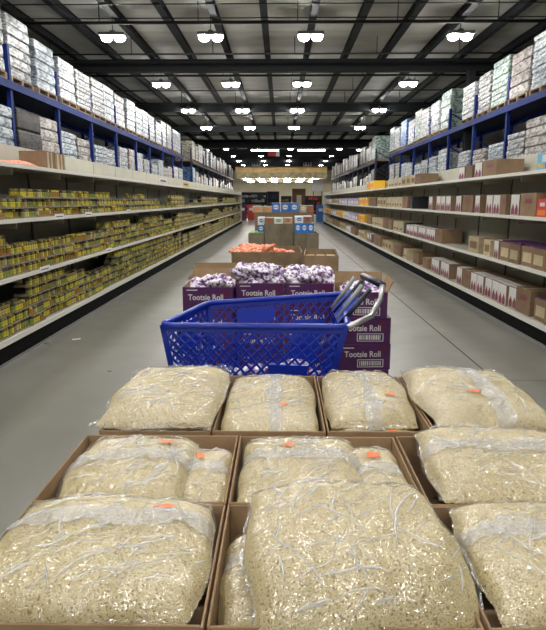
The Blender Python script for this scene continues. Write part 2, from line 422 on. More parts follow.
def left_stock():
    SH = ['bottom', 'middle', 'top']
    slots = []
    for s, z in enumerate(ZL[:3]):
        base = [5, 4, 3][s]
        y = 4.15; col = 0; kind = rnd.randrange(20); run = 0; hh = base
        while y < 36.6:
            if run <= 0: kind = rnd.randrange(20); run = rnd.randrange(2, 6); hh = max(1, base - rnd.choice([0, 0, 0, 1, 1, 2]) ); 
            run -= 1; col += 1
            top = 1 if rnd.random() < .12 else hh
            for l in range(max(1, min(hh, top if rnd.random() < .3 else hh))):
                slots.append((y, s, z, col, l, kind if rnd.random() < .35 else rnd.randrange(20)))
            y += .342
    slots.sort()
    near = slots[:300]; far = slots[300:]
    tops = {}
    for y, s, z, c, l, k in near: tops[(s, c)] = max(l, tops.get((s, c), 0))
    for y, s, z, c, l, k in near:
        lb = f'shrink-packed tray of yellow-labelled jars, {SH[s]} left shelf, {ORD[c]} stack along, {ORD[l+1]} layer up'
        x = -2.62-.06 - rnd.uniform(0, .05); zz = z + .001 + l*.1035
        yy = y + rnd.uniform(-.004, .004)
        if y < 7.6 and y > 4.5:
            t = link('jar_tray', TRAYM, None, (x, yy, zz)); tag(t, lb, 'tray of jars', 'jar trays on the left shelves')
            cols = KINDS[k]
            for q, (p, cc) in enumerate(zip(JP, cols)):
                if q >= 6 or l == tops[(s, c)]: link('jar', JARM[cc], t, (p[0], p[1], .006))
        else:
            t = link('jar_tray', FULL[k], None, (x, yy, zz)); tag(t, lb, 'tray of jars', 'jar trays on the left shelves')
    m = MB()
    for y, s, z, c, l, k in far:
        m.merge(LOW[k], Matrix.Translation((-2.68, y, z+.001+l*.1035)))
    o = m.build('jar_trays'); o['kind'] = 'stuff'; tag(o, 'distant trays of yellow-labelled jars filling the far stretch of left shelves', 'trays of jars')
left_stock()

# cartons, right shelves
def arch(m, x, y0, y1, z0, z1, mn):         # pointed arch on the plane x
    ym = (y0+y1)/2; vs = [(x, y0, z0), (x, y1, z0), (x, y1, z0+(z1-z0)*.45), (x, ym, z1), (x, y0, z0+(z1-z0)*.45)]
    m.add(vs, [(0, 4, 3, 2, 1)], mn)
CART = {}
def carton(kind, w, h, d):
    key = (kind, w, h, d)
    if key in CART: return CART[key]
    m = MB(); x1 = d; b = {'brown': 'carton_brown', 'white': 'carton_brown', 'tan': 'carton_tan', 'purpletop': 'carton_brown', 'yellow': 'yellow_print', 'lilac': 'lilac_print', 'whitebox': 'print_white',
                           'red': 'red_print', 'blue': 'sky_print', 'dark': 'dark_machine', 'cream': 'carton_tan', 'green': 'green_print', 'open': 'carton_brown'}[kind]
    if kind in ('open',):
        t = .006
        m.box(0, d, -w/2, w/2, 0, t, b)
        for s in (-1, 1): m.box(0, d, s*w/2-(t if s > 0 else 0), s*w/2+(t if s < 0 else 0), t, h, b)
        m.box(0, t, -w/2+t, w/2-t, t, h, b); m.box(d-t, d, -w/2+t, w/2-t, t, h, b)
        m.box(t, d-t, -w/2+t, w/2-t, h*.7, h*.75, 'print_white')
    else:
        m.box(0, d, -w/2, w/2, 0, h, b)
    e = -.0015                               # aisle face is x = 0
    if kind == 'white':
        m.box(e, 0, -w*.46, w*.46, h*.03, h*.97, 'print_white')
        arch(m, e-.0008, -w*.40, -w*.02, h*.05, h*.58, 'print_maroon'); arch(m, e-.0008, w*.02, w*.40, h*.05, h*.58, 'print_maroon')
        m.box(.02, d*.55, -w*.49, w*.49, h, h+.001, 'print_white')
    elif kind == 'brown':
        m.box(e, 0, -w*.25, w*.2, h*.55, h*.75, 'print_maroon'); m.box(0, d, -.025, .025, h, h+.001, 'carton_tan')
    elif kind == 'tan':
        m.box(e, 0, -w*.35, w*.35, h*.25, h*.7, 'carton_brown'); m.box(0, d, -.025, .025, h, h+.001, 'carton_brown')
    elif kind == 'cream':
        m.box(e, 0, -w*.42, w*.42, h*.1, h*.9, 'label_cream'); m.box(e-.001, e, -w*.3, w*.3, h*.2, h*.4, 'carton_brown')
    elif kind == 'purpletop':
        m.box(e, 0, -w*.35, w*.35, h*.2, h*.7, 'carton_tan')
        for i in range(3):
            for j in range(2):
                m.box(.02+i*d*.31, .02+i*d*.31+d*.27, -w*.46+j*w*.47, -w*.46+j*w*.47+w*.43, h, h+.022, 'print_purple')
    elif kind == 'yellow':
        m.box(e, 0, -w*.3, w*.3, h*.3, h*.7, 'orange_print'); m.box(e, 0, -w*.3, w*.3, h*.8, h*.9, 'print_white')
    elif kind == 'lilac':
        m.box(e, 0, -w*.35, w*.35, h*.15, h*.6, 'print_white')
    elif kind == 'red':
        m.box(e, 0, -w*.4, w*.4, h*.1, h*.4, 'orange_print'); m.box(e, 0, -w*.3, w*.2, h*.6, h*.8, 'print_white')
    elif kind == 'blue':
        m.box(e, 0, -w*.25, w*.25, h*.5, h*.9, 'print_white'); m.box(e-.001, e, -w*.35, w*.1, h*.1, h*.4, 'red_print'); m.box(e, 0, w*.2, w*.42, h*.2, h*.45, 'yellow_print')
    elif kind == 'whitebox':
        m.box(e, 0, -w*.4, w*.4, h*.1, h*.4, 'lilac_print')
    m.box(.001, d, -w/2-.0005, w/2+.0005, h*.985, h*.99, 'steel_grey') if kind in ('white', 'brown', 'tan') else None
    CART[key] = m.mesh('carton'); return CART[key]
DESC = {'brown': 'plain brown carton', 'white': 'carton with white and maroon printed face', 'tan': 'tan carton', 'purpletop': 'brown carton with purple packs', 'yellow': 'bright yellow printed carton',
        'lilac': 'lilac and white carton', 'whitebox': 'small white carton', 'red': 'red and orange packet box', 'blue': 'sky-blue printed pack', 'dark': 'black carton', 'cream': 'carton with cream printed face', 'green': 'green carton', 'open': 'open-topped brown carton'}
NAMES = {'blue': 'printed_pack', 'red': 'packet_box'}
def right_stock():
    SH = ['bottom', 'second', 'third', 'top']
    R = {
     0: [('purpletop', 5.58, 2, .30, .24), ('brown', 6.28, 1, .40, .30), ('white', 6.65, 6, .26, .27), ('brown', 8.30, 1, .30, .27), ('white', 8.68, 1, .26, .27), ('white', 9.35, 4, .28, .26), ('brown', 10.75, 1, .4, .2),
         ('open', 11.5, 1, .45, .24), ('cream', 12.6, 1, .3, .22), ('brown', 13.2, 2, .4, .26), ('tan', 14.5, 3, .35, .24), ('brown', 16.0, 3, .4, .28), ('white', 17.6, 3, .3, .26), ('tan', 19.2, 4, .35, .25), ('brown', 21.2, 4, .4, .26),
         ('whitebox', 23.2, 4, .3, .22), ('tan', 25, 6, .36, .27), ('brown', 27.8, 8, .4, .25), ('cream', 31.6, 10, .4, .27)],
     1: [('purpletop', 5.35, 6, .31, .23), ('white', 7.27, 1, .16, .24), ('tan', 7.62, 1, .24, .22), ('tan', 8.05, 1, .42, .23), ('brown', 9.9, 1, .45, .24), ('white', 10.3, 7, .33, .22), ('dark', 12.75, 1, .3, .25), ('cream', 13.2, 3, .35, .25),
         ('brown', 14.5, 3, .4, .25), ('cream', 16, 4, .35, .24), ('brown', 17.9, 2, .4, .25), ('yellow', 19.2, 4, .38, .27), ('lilac', 21.0, 6, .4, .25), ('whitebox', 23.7, 5, .4, .25), ('yellow', 26, 6, .42, .25), ('lilac', 29, 6, .5, .26), ('yellow', 32.6, 7, .5, .25)],
     2: [('red', 5.62, 3, .22, .20), ('brown', 6.32, 1, .40, .27), ('white', 6.75, 1, .25, .26), ('brown', 7.15, 1, .18, .26), ('white', 7.40, 2, .24, .26), ('white', 8.1, 1, .2, .26), ('brown', 8.42, 1, .46, .26), ('white', 8.95, 1, .27, .26), ('white', 9.55, 3, .27, .26), ('white', 10.7, 1, .25, .26),
         ('dark', 12.3, 1, .2, .26), ('brown', 12.75, 1, .5, .27), ('cream', 13.35, 6, .3, .26), ('tan', 15.4, 3, .4, .26), ('brown', 17.1, 3, .4, .25), ('yellow', 18.7, 5, .4, .28), ('lilac', 20.9, 7, .42, .25), ('lilac', 24.3, 7, .45, .26), ('tan', 28, 8, .45, .25), ('whitebox', 32, 8, .5, .25)],
     3: [('blue', 5.93, 1, .5, .19), ('brown', 7.55, 1, .52, .22), ('white', 8.12, 1, .3, .22), ('brown', 8.55, 1, .3, .20), ('white', 8.9, 1, .3, .20), ('brown', 11.6, 1, .5, .22), ('tan', 12.15, 3, .42, .22), ('cream', 13.5, 4, .4, .22), ('yellow', 17.5, 3, .45, .28)],
    }
    cnt = {}
    rows = []
    for s, lst in R.items():
        for kind, y, n, w, h in lst:
            for i in range(n): rows.append((s, y + i*(w+.012) + w/2, kind, w, h))
    for s, y, kind, w, h in sorted(rows):
        cnt[(s, kind)] = cnt.get((s, kind), 0)+1
        hh = h
        o = link(NAMES.get(kind, 'carton'), carton(kind, round(w, 3), round(hh, 3), .36), None, (2.82+.055+rnd.uniform(0, .03), y, ZR[s]+.001), (0, 0, rnd.uniform(-.012, .012)))
        k = cnt[(s, kind)]
        tag(o, f'{DESC[kind]} on {SH[s]} right shelf, {ORD[k]} such from front', 'carton', 'cartons on the right shelves')
right_stock()

def left_top():
    # flat red-orange packs and two brown cartons on the top of the left shelving
    m = MB()
    m.grid(lambda u, v: (-.14+.28*u, -.32+.64*v, .012+.055*max(0, (1-(2*u-1)**4)*(1-(2*v-1)**2))**.6), 10, 16, 'orange_net')
    m.box(-.13, .13, -.31, .31, 0, .014, 'red_print')
    tag(m.build('snack_pack', None, True, (-2.86, 6.0, 1.902)), 'flat orange-red pack lying on top left shelf beside brown cartons', 'pack')
    for i, (y, w) in enumerate(((6.52, .26), (6.81, .28))):
        m = MB(); m.box(-.15, .15, -w/2, w/2, 0, .2, 'carton_brown' if i == 0 else 'cardboard_dark')
        m.box(.15, .151, -w*.3, -w*.1, .01, .19, 'carton_tan'); m.box(.15, .151, w*.1, w*.25, .01, .19, 'carton_tan')
        tag(m.build('carton', None, False, (-2.84, y, 1.902)), ['brown striped carton on top left shelf next to orange pack', 'dark brown carton on top left shelf behind striped carton'][i], 'carton')
    for i, (y, c) in enumerate(((12.6, 'print_white'), (15.6, 'yellow_print'))):
        m = MB(); m.box(-.002, .002, -.45, .45, 0, .12, c); m.box(.002, .003, -.3, .3, .04, .08, 'steel_grey')
        tag(m.build('shelf_sign', None, False, (-2.66, y, 1.913)), ['white sign card standing on top left shelf', 'yellow sign card standing on top left shelf'][i], 'sign')
left_top()

# ------------------------------------------------------------------ pallet racks and loads
RB = 3.70                                    # upper beam
def rack(side, xf, ys, label, col='rack_blue', top=4.35):
    root = empty('pallet_rack', label, 'pallet rack', (side*xf, ys[0], 0))
    T = Matrix.Translation(-Vector(root.location))
    def bx(m, d0, d1, a, b, z0, z1, mn):
        x0, x1 = sorted((side*(xf+d0), side*(xf+d1))); m.box(x0, x1, a, b, z0, z1, mn, T)
    for y in ys:
        m = MB()
        for d in (0, 1.0): bx(m, d, d+.08, y-.045, y+.045, 0, top, col); bx(m, d-.03, d+.11, y-.07, y+.07, 0, .012, col)
        for k in range(8):
            z = .2+k*.5
            p = Vector((side*(xf+.08), y, z)); q = Vector((side*(xf+1.0), y, z+.5)) 
            if k % 2: p, q = Vector((side*(xf+1.0), y, z)), Vector((side*(xf+.08), y, z+.5))
            m.bar(T @ p, T @ q, .03, .03, col)
        m.build('upright_frame', root)
    for z in (1.95, RB):
        for d in (-.045, 1.085):
            m = MB(); bx(m, d, d+.04, ys[0], ys[-1], z-.14, z-.0, col); m.build('beam', root)
        m = MB(); bx(m, .0, 1.08, ys[0]+.05, ys[-1]-.05, z-.03, z-.005, 'rack_deck'); m.build('deck', root)
    return root
LY = [8.4, 10.6, 12.8, 15.0, 17.2, 19.5, 21.5, 23.8, 26.0, 28.4]
RY = [8.9, 11.15, 13.4, 15.65, 17.95, 20.2, 22.5, 25.0, 27.4]
XL, XR = 5.0, 5.25
FY = [31.5+2.4*k for k in range(12)]
rack(-1, XL, LY, 'blue steel pallet rack behind left shelving, near run')
rack(1, XR, RY, 'blue steel pallet rack behind right shelving, near run')
rack(-1, XL, FY, 'dark blue pallet rack behind left shelving, far run', 'rack_deck')
rack(1, XR, FY, 'dark blue pallet rack behind right shelving, far run', 'rack_deck')

def pallet_mb(w, d):
    m = MB()
    for y in (-w/2+.03, 0, w/2-.03): m.box(-d/2, d/2, y-.03, y+.03, .018, .102, 'wood_pallet')
    for i in range(6):
        x = -d/2+.045+i*(d-.09)/5; m.box(x-.042, x+.042, -w/2, w/2, .102, .12, 'wood_pallet')
        if i % 2 == 0 or i == 5: m.box(x-.042, x+.042, -w/2, w/2, 0, .018, 'wood_pallet')
    return m
PAL = pallet_mb(.98, 1.0).mesh('pallet')
SQ = []
for sd_ in range(4):
    for t_ in (-.93, -.5, 0, .5, .93, .985):
        p_ = (1, t_) if t_ < .98 else (.985, .985)
        c_, n_ = [(1, 0), (0, 1), (-1, 0), (0, -1)][sd_]
        SQ.append((p_[0]*c_-p_[1]*n_, p_[0]*n_+p_[1]*c_))
def ringed(prof, w, d, h, seed, jit, mn, zf):
    m = MB(); N = len(SQ); vs = [(0, 0, 0)]; fs = []
    for s, t in prof:
        for x, y in SQ:
            nz = noise.noise(Vector((x*2.3+seed, y*2.3, t*zf+seed*3)))*jit
            vs.append((x*(d/2*s+nz), y*(w/2*s+nz), t*h))
    vs.append((0, 0, h)); R_ = len(prof)
    for k in range(N): fs.append((0, 1+(k+1) % N, 1+k))
    for i in range(R_-1):
        for k in range(N): fs.append((1+i*N+k, 1+i*N+(k+1) % N, 1+(i+1)*N+(k+1) % N, 1+(i+1)*N+k))
    e = len(vs)-1
    for k in range(N): fs.append((1+(R_-1)*N+k, 1+(R_-1)*N+(k+1) % N, e))
    return m.add(vs, fs, mn)
def slab(w, d, h, seed, mn, jit=.012):
    # one wrapped layer: block with bulging, wrinkled sides and a pinched top and bottom
    return ringed([(.965, 0), (1.0, .10), (1.006, .5), (1.0, .90), (.965, 1)], w, d, h, seed, jit, mn, 2)
SLAB = {}
def slabs(mn, w, h):
    key = (mn, w, h)
    if key not in SLAB: SLAB[key] = [slab(w, .96, h, s*3.3, mn).mesh('layer') for s in range(3)]
    return SLAB[key]
ONE = {}
def one_load(mn, w, h, n):
    key = (mn, w, h, n)
    if key not in ONE:
        prof = []
        for l in range(n):
            for q, t in ((.965, .0), (1.0, .12), (1.0, .88)): prof.append((q, (l+t)/n))
        prof.append((.965, 1))
        ONE[key] = ringed(prof, w, .96, h, n+w*9, .012, mn, 6).mesh('load')
    return ONE[key]
WN = {'wrap_white': 'white', 'wrap_blue': 'pale blue', 'wrap_green': 'pale green', 'wrap_tan': 'tan', 'wrap_dark': 'black', 'wrap_grey': 'grey striped', 'wrap_cobalt': 'cobalt blue', 'wrap_cream': 'cream'}
def load(x, y, z, mn, w, h, n, label, near):
    t = empty('pallet_load', label, 'pallet load', (x, y, z), 0, 'wrapped pallet loads on the racks')
    p = link('pallet', PAL, t); p.scale = (1, w/.98, 1)
    if near:
        S = slabs(mn, w, h/n)
        for i in range(n):
            o = link('layer', S[i % 3], t, (rnd.uniform(-.012, .012), rnd.uniform(-.012, .012), .12+i*h/n), (0, 0, PI*(i % 2)))
    else: link('load', one_load(mn, w, h, n), t, (0, 0, .12))
def loads():
    W = ['wrap_white', 'wrap_blue', 'wrap_grey', 'wrap_tan', 'wrap_green']
    # (centre y, width, height, layers, wrap)
    LU = [(8.95,.9,1.05,5,'wrap_tan'),(9.95,.9,1.15,5,'wrap_grey'),(11.13,.92,1.12,6,'wrap_grey'),(12.22,.95,.95,5,'wrap_blue'),(13.35,.95,.88,4,'wrap_white'),(14.42,.98,.86,9,'wrap_grey'),(15.55,.98,.92,8,'wrap_grey'),(16.65,.98,.95,5,'wrap_blue'),
          (17.75,.98,.9,5,'wrap_white'),(18.9,1.0,.95,6,'wrap_white')]
    def fill(lst, ys, lo, hi, wr, ns):
        for a, b in zip(ys[:-1], ys[1:]):
            w_ = (b-a-.25)/2
            for c_ in (a+.10+w_/2, b-.10-w_/2): lst.append((c_, w_, rnd.uniform(lo, hi), rnd.choice(ns), rnd.choice(wr)))
    fill(LU, LY[5:], .8, 1.05, ['wrap_white', 'wrap_blue', 'wrap_white', 'wrap_grey'], [5, 6])
    LL = [(9.0,.95,1.15,6,'wrap_blue'),(10.05,.9,1.15,6,'wrap_blue'),(11.2,1.05,1.2,3,'wrap_dark'),(12.22,.95,1.2,5,'wrap_tan'),(13.4,.95,1.05,8,'wrap_blue'),(14.4,.9,1.0,5,'wrap_tan'),(15.6,1.0,.95,9,'wrap_blue'),(16.65,.9,.95,8,'wrap_white'),(17.85,.9,1.1,8,'wrap_white'),(18.9,.7,1.15,5,'wrap_tan')]
    fill(LL, LY[5:], .85, 1.15, ['wrap_white', 'wrap_blue', 'wrap_grey', 'wrap_tan'], [5, 7])
    RU = [(9.5,.98,1.1,8,'wrap_white'),(10.55,.98,1.1,8,'wrap_white'),(11.75,.98,1.05,10,'wrap_blue'),(12.85,.98,.95,4,'wrap_tan'),(14.02,.95,1.05,8,'wrap_green'),(15.05,.85,.95,9,'wrap_grey'),(16.22,.98,.9,7,'wrap_white'),(18.52,1.0,1.15,5,'wrap_green'),(19.6,.98,1.0,5,'wrap_white')]
    fill(RU, RY[5:], .85, 1.1, ['wrap_white', 'wrap_green', 'wrap_white', 'wrap_blue'], [5, 6, 8]); RU[-3] = RU[-3][:4]+('wrap_cobalt',)
    RL = [(9.5,.98,1.2,9,'wrap_grey'),(10.6,.98,1.2,9,'wrap_tan'),(11.75,.98,1.15,6,'wrap_tan'),(12.75,.9,.95,8,'wrap_grey'),(14.0,1.0,.85,8,'wrap_blue'),(15.0,.9,.8,6,'wrap_tan'),(16.25,.9,.85,8,'wrap_white'),(18.52,.95,1.1,8,'wrap_white'),(19.6,.95,.95,8,'wrap_blue')]
    fill(RL, RY[5:], .8, 1.15, ['wrap_white', 'wrap_blue', 'wrap_grey'], [6, 8])
    FLU, FLL, FRU, FRL = [(32.1,1.0,1.0,4,'wrap_cream')], [(32.1,1.0,1.3,2,'wrap_cobalt')], [(32.1,1.0,1.25,4,'wrap_green')], [(32.1,1.0,1.2,3,'wrap_dark')]
    for L_ in (FLU, FLL, FRU, FRL):
        for q in range(1, 22):
            y = 31.5+2.4*(q//2)+(.62 if q % 2 == 0 else 1.78)
            if rnd.random() < .9: L_.append((y, .95, rnd.uniform(.8, 1.2), rnd.choice([4, 5]), rnd.choice(['wrap_white', 'wrap_grey', 'wrap_white', 'wrap_tan'])))
    for side, xf, lev, run, lst in ((-1, XL, RB, 'near', LU), (-1, XL, 1.95, 'near', LL), (1, XR, RB, 'near', RU), (1, XR, 1.95, 'near', RL), (-1, XL, RB, 'far', FLU), (-1, XL, 1.95, 'far', FLL), (1, XR, RB, 'far', FRU), (1, XR, 1.95, 'far', FRL)):
        for i, (y, w, h, n, mn) in enumerate(lst):
            lb = f'{WN[mn]} wrapped pallet load, {"left" if side < 0 else "right"} {run} rack, {"upper" if lev > 3 else "lower"} level, {ORD[i+1]} from front'
            load(side*(xf+.46+(rnd.uniform(-.02, .07) if i > 1 else 0)), y, lev+.001, mn, w, h, n, lb, run == 'near' and y < 20)
loads()

# ------------------------------------------------------------------ grain bags in trays (front display)
PZ = .62                                     # platform top
def platform():
    root = empty('display_platform', 'low wooden platform under the trays of grain bags', 'display platform', (.12, 1.5, 0))
    m = MB(); m.box(-.72, .72, -.69, .69, .58, PZ-.002, 'plywood'); m.build('top_board', root)
    for nm, b in (('side_panel', (-.72, -.70, -.69, .69)), ('side_panel', (.70, .72, -.69, .69)), ('end_panel', (-.70, .70, -.69, -.67)), ('end_panel', (-.70, .70, .67, .69))):
        m = MB(); m.box(*b, 0, .58, 'plywood'); m.build(nm, root)
platform()
def tray(x0, x1, y0, y1, h, label, t=.005):
    w, d = x1-x0, y1-y0
    root = empty('cardboard_tray', label, 'cardboard tray', ((x0+x1)/2, (y0+y1)/2, PZ+.0005), 0, 'trays of grain bags')
    m = MB(); m.box(-w/2, w/2, -d/2, d/2, 0, t, 'cardboard'); m.build('base', root)
    for nm, b in (('side_wall', (-w/2, -w/2+t, -d/2, d/2)), ('side_wall', (w/2-t, w/2, -d/2, d/2)), ('end_wall', (-w/2+t, w/2-t, -d/2, -d/2+t)), ('end_wall', (-w/2+t, w/2-t, d/2-t, d/2))):
        m = MB(); a = h - rnd.uniform(0, .004)
        m.box(*b, t, a, 'cardboard'); bev(m.build(nm, root), .0015, 1)
H = .21
GR = [('front', .822, 1.205), ('middle', 1.212, 1.598)]
GX = [(-.605, -.132, 'left'), (-.126, .350, 'centre'), (.358, .835, 'right')]
for rn, y0, y1 in GR:
    for x0, x1, cn in GX: tray(x0, x1, y0, y1, H, f'open cardboard tray, {rn} row, {cn} of three, holding bagged grain')
for x0, x1, cn in ((-.578, -.222, 'leftmost'), (-.216, .144, 'second from left'), (.150, .484, 'third from left'), (.491, .835, 'rightmost')):
    tray(x0, x1, 1.63, 2.188, H, f'open cardboard tray, back row next to cart, {cn} of four, holding bagged grain')

def grain_nodes():
    g = bpy.data.node_groups.new('scatter_grain', 'GeometryNodeTree')
    g.interface.new_socket('Geometry', in_out='INPUT', socket_type='NodeSocketGeometry'); g.interface.new_socket('Geometry', in_out='OUTPUT', socket_type='NodeSocketGeometry')
    N = g.nodes.new; L = g.links.new
    i = N('NodeGroupInput'); o = N('NodeGroupOutput')
    nrm = N('GeometryNodeInputNormal'); sep = N('ShaderNodeSeparateXYZ'); L(nrm.outputs[0], sep.inputs[0])
    cmp = N('FunctionNodeCompare'); cmp.data_type = 'FLOAT'; cmp.operation = 'GREATER_THAN'; L(sep.outputs['Z'], cmp.inputs[0]); cmp.inputs[1].default_value = -.1
    d = N('GeometryNodeDistributePointsOnFaces'); d.inputs['Density'].default_value = 105000
    L(i.outputs[0], d.inputs['Mesh']); L(cmp.outputs[0], d.inputs['Selection'])
    s = N('GeometryNodeMeshIcoSphere'); s.inputs['Radius'].default_value = 1; s.inputs['Subdivisions'].default_value = 1
    tr = N('GeometryNodeTransform'); tr.inputs['Scale'].default_value = (.0042, .0017, .0015); L(s.outputs[0], tr.inputs[0])
    sm = N('GeometryNodeSetMaterial'); sm.inputs['Material'].default_value = MATS['grain']; L(tr.outputs[0], sm.inputs[0])
    rv = N('FunctionNodeRandomValue'); rv.data_type = 'FLOAT_VECTOR'; rv.inputs[0].default_value = (-.5, -.5, 0); rv.inputs[1].default_value = (.5, .5, 6.283)
    rr = N('FunctionNodeRotateRotation'); rr.rotation_space = 'LOCAL'
    e2r = N('FunctionNodeEulerToRotation'); L(rv.outputs[0], e2r.inputs[0])
    L(d.outputs['Rotation'], rr.inputs[0]); L(e2r.outputs[0], rr.inputs[1])
    ip = N('GeometryNodeInstanceOnPoints'); L(d.outputs['Points'], ip.inputs['Points']); L(sm.outputs[0], ip.inputs['Instance']); L(rr.outputs[0], ip.inputs['Rotation'])
    j = N('GeometryNodeJoinGeometry'); L(ip.outputs[0], j.inputs[0]); L(i.outputs[0], j.inputs[0])
    L(j.outputs[0], o.inputs[0])
    return g
GN = grain_nodes()

def bag(label, cx, cy, cz, sx, sy, h, rz=0, tx=0, ty=0, seed=0, strip='x', sb=.22, sticker=None, flap=(.05, .05), lumps=.012, droop=0, sticker2=None):
    root = empty('grain_bag', label, 'bag of grain', (cx, cy, cz), 0, 'clear plastic bags of grain')
    root.rotation_euler = (tx, ty, rz)
    sd = Vector((seed*7.31, seed*3.17, seed*1.7))
    def low(a, b):
        p = Vector((a*sx*3.6, b*sy*3.6, 0)) + sd
        return noise.noise(p)*lumps + noise.noise(p*2.3)*lumps*.45
    def ridge(a, b, f=1.0):
        x, y = a*sx*.5, b*sy*.5
        q = Vector((x*9+y*5, (y-x*.55)*16, seed*2.1)) + sd
        q += Vector((noise.noise(Vector((x*8, y*8, seed)))*2.4, noise.noise(Vector((x*8+5, y*8, seed)))*2.4, 0))
        r1 = max(0, 1-(noise.noise(q)*5.5)**2)**2
        q2 = Vector((x*19-y*6, y*9+x*7, seed*5.1)) + sd
        q2 += Vector((noise.noise(Vector((x*11, y*11, seed+3)))*2, 0, 0))
        r2 = max(0, 1-(noise.noise(q2)*5.5)**2)**2
        return (r1*.0065 + r2*.005)*f
    def prof(a, b):
        a, b = min(1, abs(a)), min(1, abs(b)); return ((1-a**4.5)*(1-b**4.5))**.5
    def warp(a, b):
        k = 1-.055*b*b*abs(a) ; k2 = 1-.055*a*a*abs(b)
        w = noise.noise(Vector((a*1.8, b*1.8, 9))+sd)*.018
        return a*sx/2*k + w, b*sy/2*k2 + w*.7
    def top(a, b):
        x, y = warp(a, b); p = prof(a, b); dr = -droop*max(0, -b-.35)**2*2.2
        z = h*.68*p + low(a, b)*p - ridge(a, b, .45)*p*.5 + dr
        return x, y, z
    def bot(a, b):
        x, y = warp(a, b); p = prof(a, b); dr = -droop*max(0, -b-.35)**2*2.2
        return x, y, -h*.32*p + dr
    N1, N2 = 56, 48
    m = MB(); vs = []; fs = []
    W_ = N1+1
    sc = lambda t: math.sin((2*t-1)*PI/2)*.5+ (2*t-1)*.5
    for fn in (top, bot):
        for j in range(N2+1):
            for i in range(N1+1): vs.append(fn(sc(i/N1), sc(j/N2)))
    O = W_*(N2+1)
    for j in range(N2):
        for i in range(N1):
            q = (j*W_+i, j*W_+i+1, (j+1)*W_+i+1, (j+1)*W_+i); fs.append(q); fs.append(tuple(O+k for k in reversed(q)))
    m.add(vs, fs, 'grain_bed'); g = m.build('grain_fill', root, True); g['kind'] = 'stuff'
    md = g.modifiers.new('grain', 'NODES'); md.node_group = GN
    # clear film: a skin over the grain running out into flat sealed ends
    fx, fy = flap
    def skin(a, b, off=.0035, f=1.0):
        ex = max(0, abs(a)-1); ey = max(0, abs(b)-1)
        A, B = max(-1, min(1, a)), max(-1, min(1, b))
        x, y, z = top(A, B)
        z += off + ridge(a, b, f)*(.35+.65*prof(A, B)) + .002
        x += math.copysign(ex*sx/2, a) if ex else 0; y += math.copysign(ey*sy/2, b) if ey else 0
        e = ex*sx/2+ey*sy/2
        z += e*(.35+.9*noise.noise(Vector((a*3, b*3, 4))+sd)) + noise.noise(Vector((a*9, b*9, 2))+sd)*min(.012, e*.6)
        return x, y, z
    ax, ay = 1+fx, 1+fy
    m = MB(); m.grid(lambda u, v: skin((2*u-1)*ax, (2*v-1)*ay), 130, 110, 'bag_film')
    fr = random.Random(seed*17+3)
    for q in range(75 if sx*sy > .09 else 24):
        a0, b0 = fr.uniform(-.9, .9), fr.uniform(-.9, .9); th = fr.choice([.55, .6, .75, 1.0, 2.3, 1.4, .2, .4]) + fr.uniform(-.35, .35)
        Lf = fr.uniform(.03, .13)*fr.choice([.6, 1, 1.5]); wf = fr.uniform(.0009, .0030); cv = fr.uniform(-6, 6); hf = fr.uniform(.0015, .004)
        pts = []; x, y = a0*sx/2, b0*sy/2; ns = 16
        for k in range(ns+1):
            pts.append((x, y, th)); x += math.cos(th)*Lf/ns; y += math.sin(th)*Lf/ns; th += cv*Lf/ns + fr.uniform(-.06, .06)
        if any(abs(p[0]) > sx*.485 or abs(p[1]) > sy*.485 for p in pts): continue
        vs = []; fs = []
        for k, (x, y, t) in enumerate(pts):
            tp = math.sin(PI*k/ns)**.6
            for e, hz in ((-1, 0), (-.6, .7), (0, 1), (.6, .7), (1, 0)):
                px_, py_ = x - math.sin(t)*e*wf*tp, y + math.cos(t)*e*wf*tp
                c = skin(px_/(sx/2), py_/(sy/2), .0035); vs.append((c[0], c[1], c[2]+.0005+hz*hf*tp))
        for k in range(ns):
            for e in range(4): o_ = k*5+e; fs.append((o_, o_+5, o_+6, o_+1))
        m.add(vs, fs, 'fold_highlight')  # raised folds, with the bright glint put into their white colour
    m.build('clear_film', root, True)
    if strip:
        m = MB(); hw = .15
        def st(u, v):
            c = sb + (v-.5)*2*hw*(1+.5*noise.noise(Vector((u*11, seed, v*1.5))))
            a, b = ((2*u-1)*1.0, c) if strip == 'x' else (c, (2*u-1)*1.0)
            x, y, z = skin(a, b, .0055, 1.15)
            return x, y, z + .0035*math.sin(u*70+6*noise.noise(Vector((u*12, v*2, seed))))*noise.noise(Vector((u*16, v*3, seed+1)))
        m.grid(st, 110, 8, 'bag_seam'); m.build('frosted_seam', root, True)
    for stk in (sticker, sticker2):
        if stk:
            a, b = stk; m = MB(); w = .017/sx; w2 = .011/sy
            m.grid(lambda u, v: skin(a+(2*u-1)*w*2, b+(2*v-1)*w2*2, .0075, .9), 6, 5, 'sticker_orange'); o = m.build('price_sticker', root, True); o['label'] = 'orange price sticker'
T_ = PZ + H                                  # tray rim height
bag('lower bag of grain tucked right of big bag, left tray of middle row', -.215, 1.40, T_-.065, .17, .33, .075, 0, .03, .0, 1, 'x', .05, (-.1, .35), (.02, .02))
bag('large grain bag in the left tray of middle row', -.41, 1.395, T_-.035, .345, .35, .085, .03, .05, -.02, 2, 'x', .0, (.5, .45), (.05, .04))
bag('narrow grain bag at right side of the centre tray, middle row', .265, 1.40, T_-.06, .15, .33, .075, .02, .03, .02, 3, 'x', .0, (.0, .4), (.02, .02))
bag('large grain bag in the centre tray of middle row', .055, 1.395, T_-.035, .34, .35, .085, -.03, .05, 0, 4, 'x', .1, (-.2, .45), (.03, .04))
bag('grain bag bulging out of the right tray in middle row', .625, 1.40, T_-.004, .46, .37, .08, -.02, .05, .03, 5, 'x', .12, None, (.05, .03), .014)
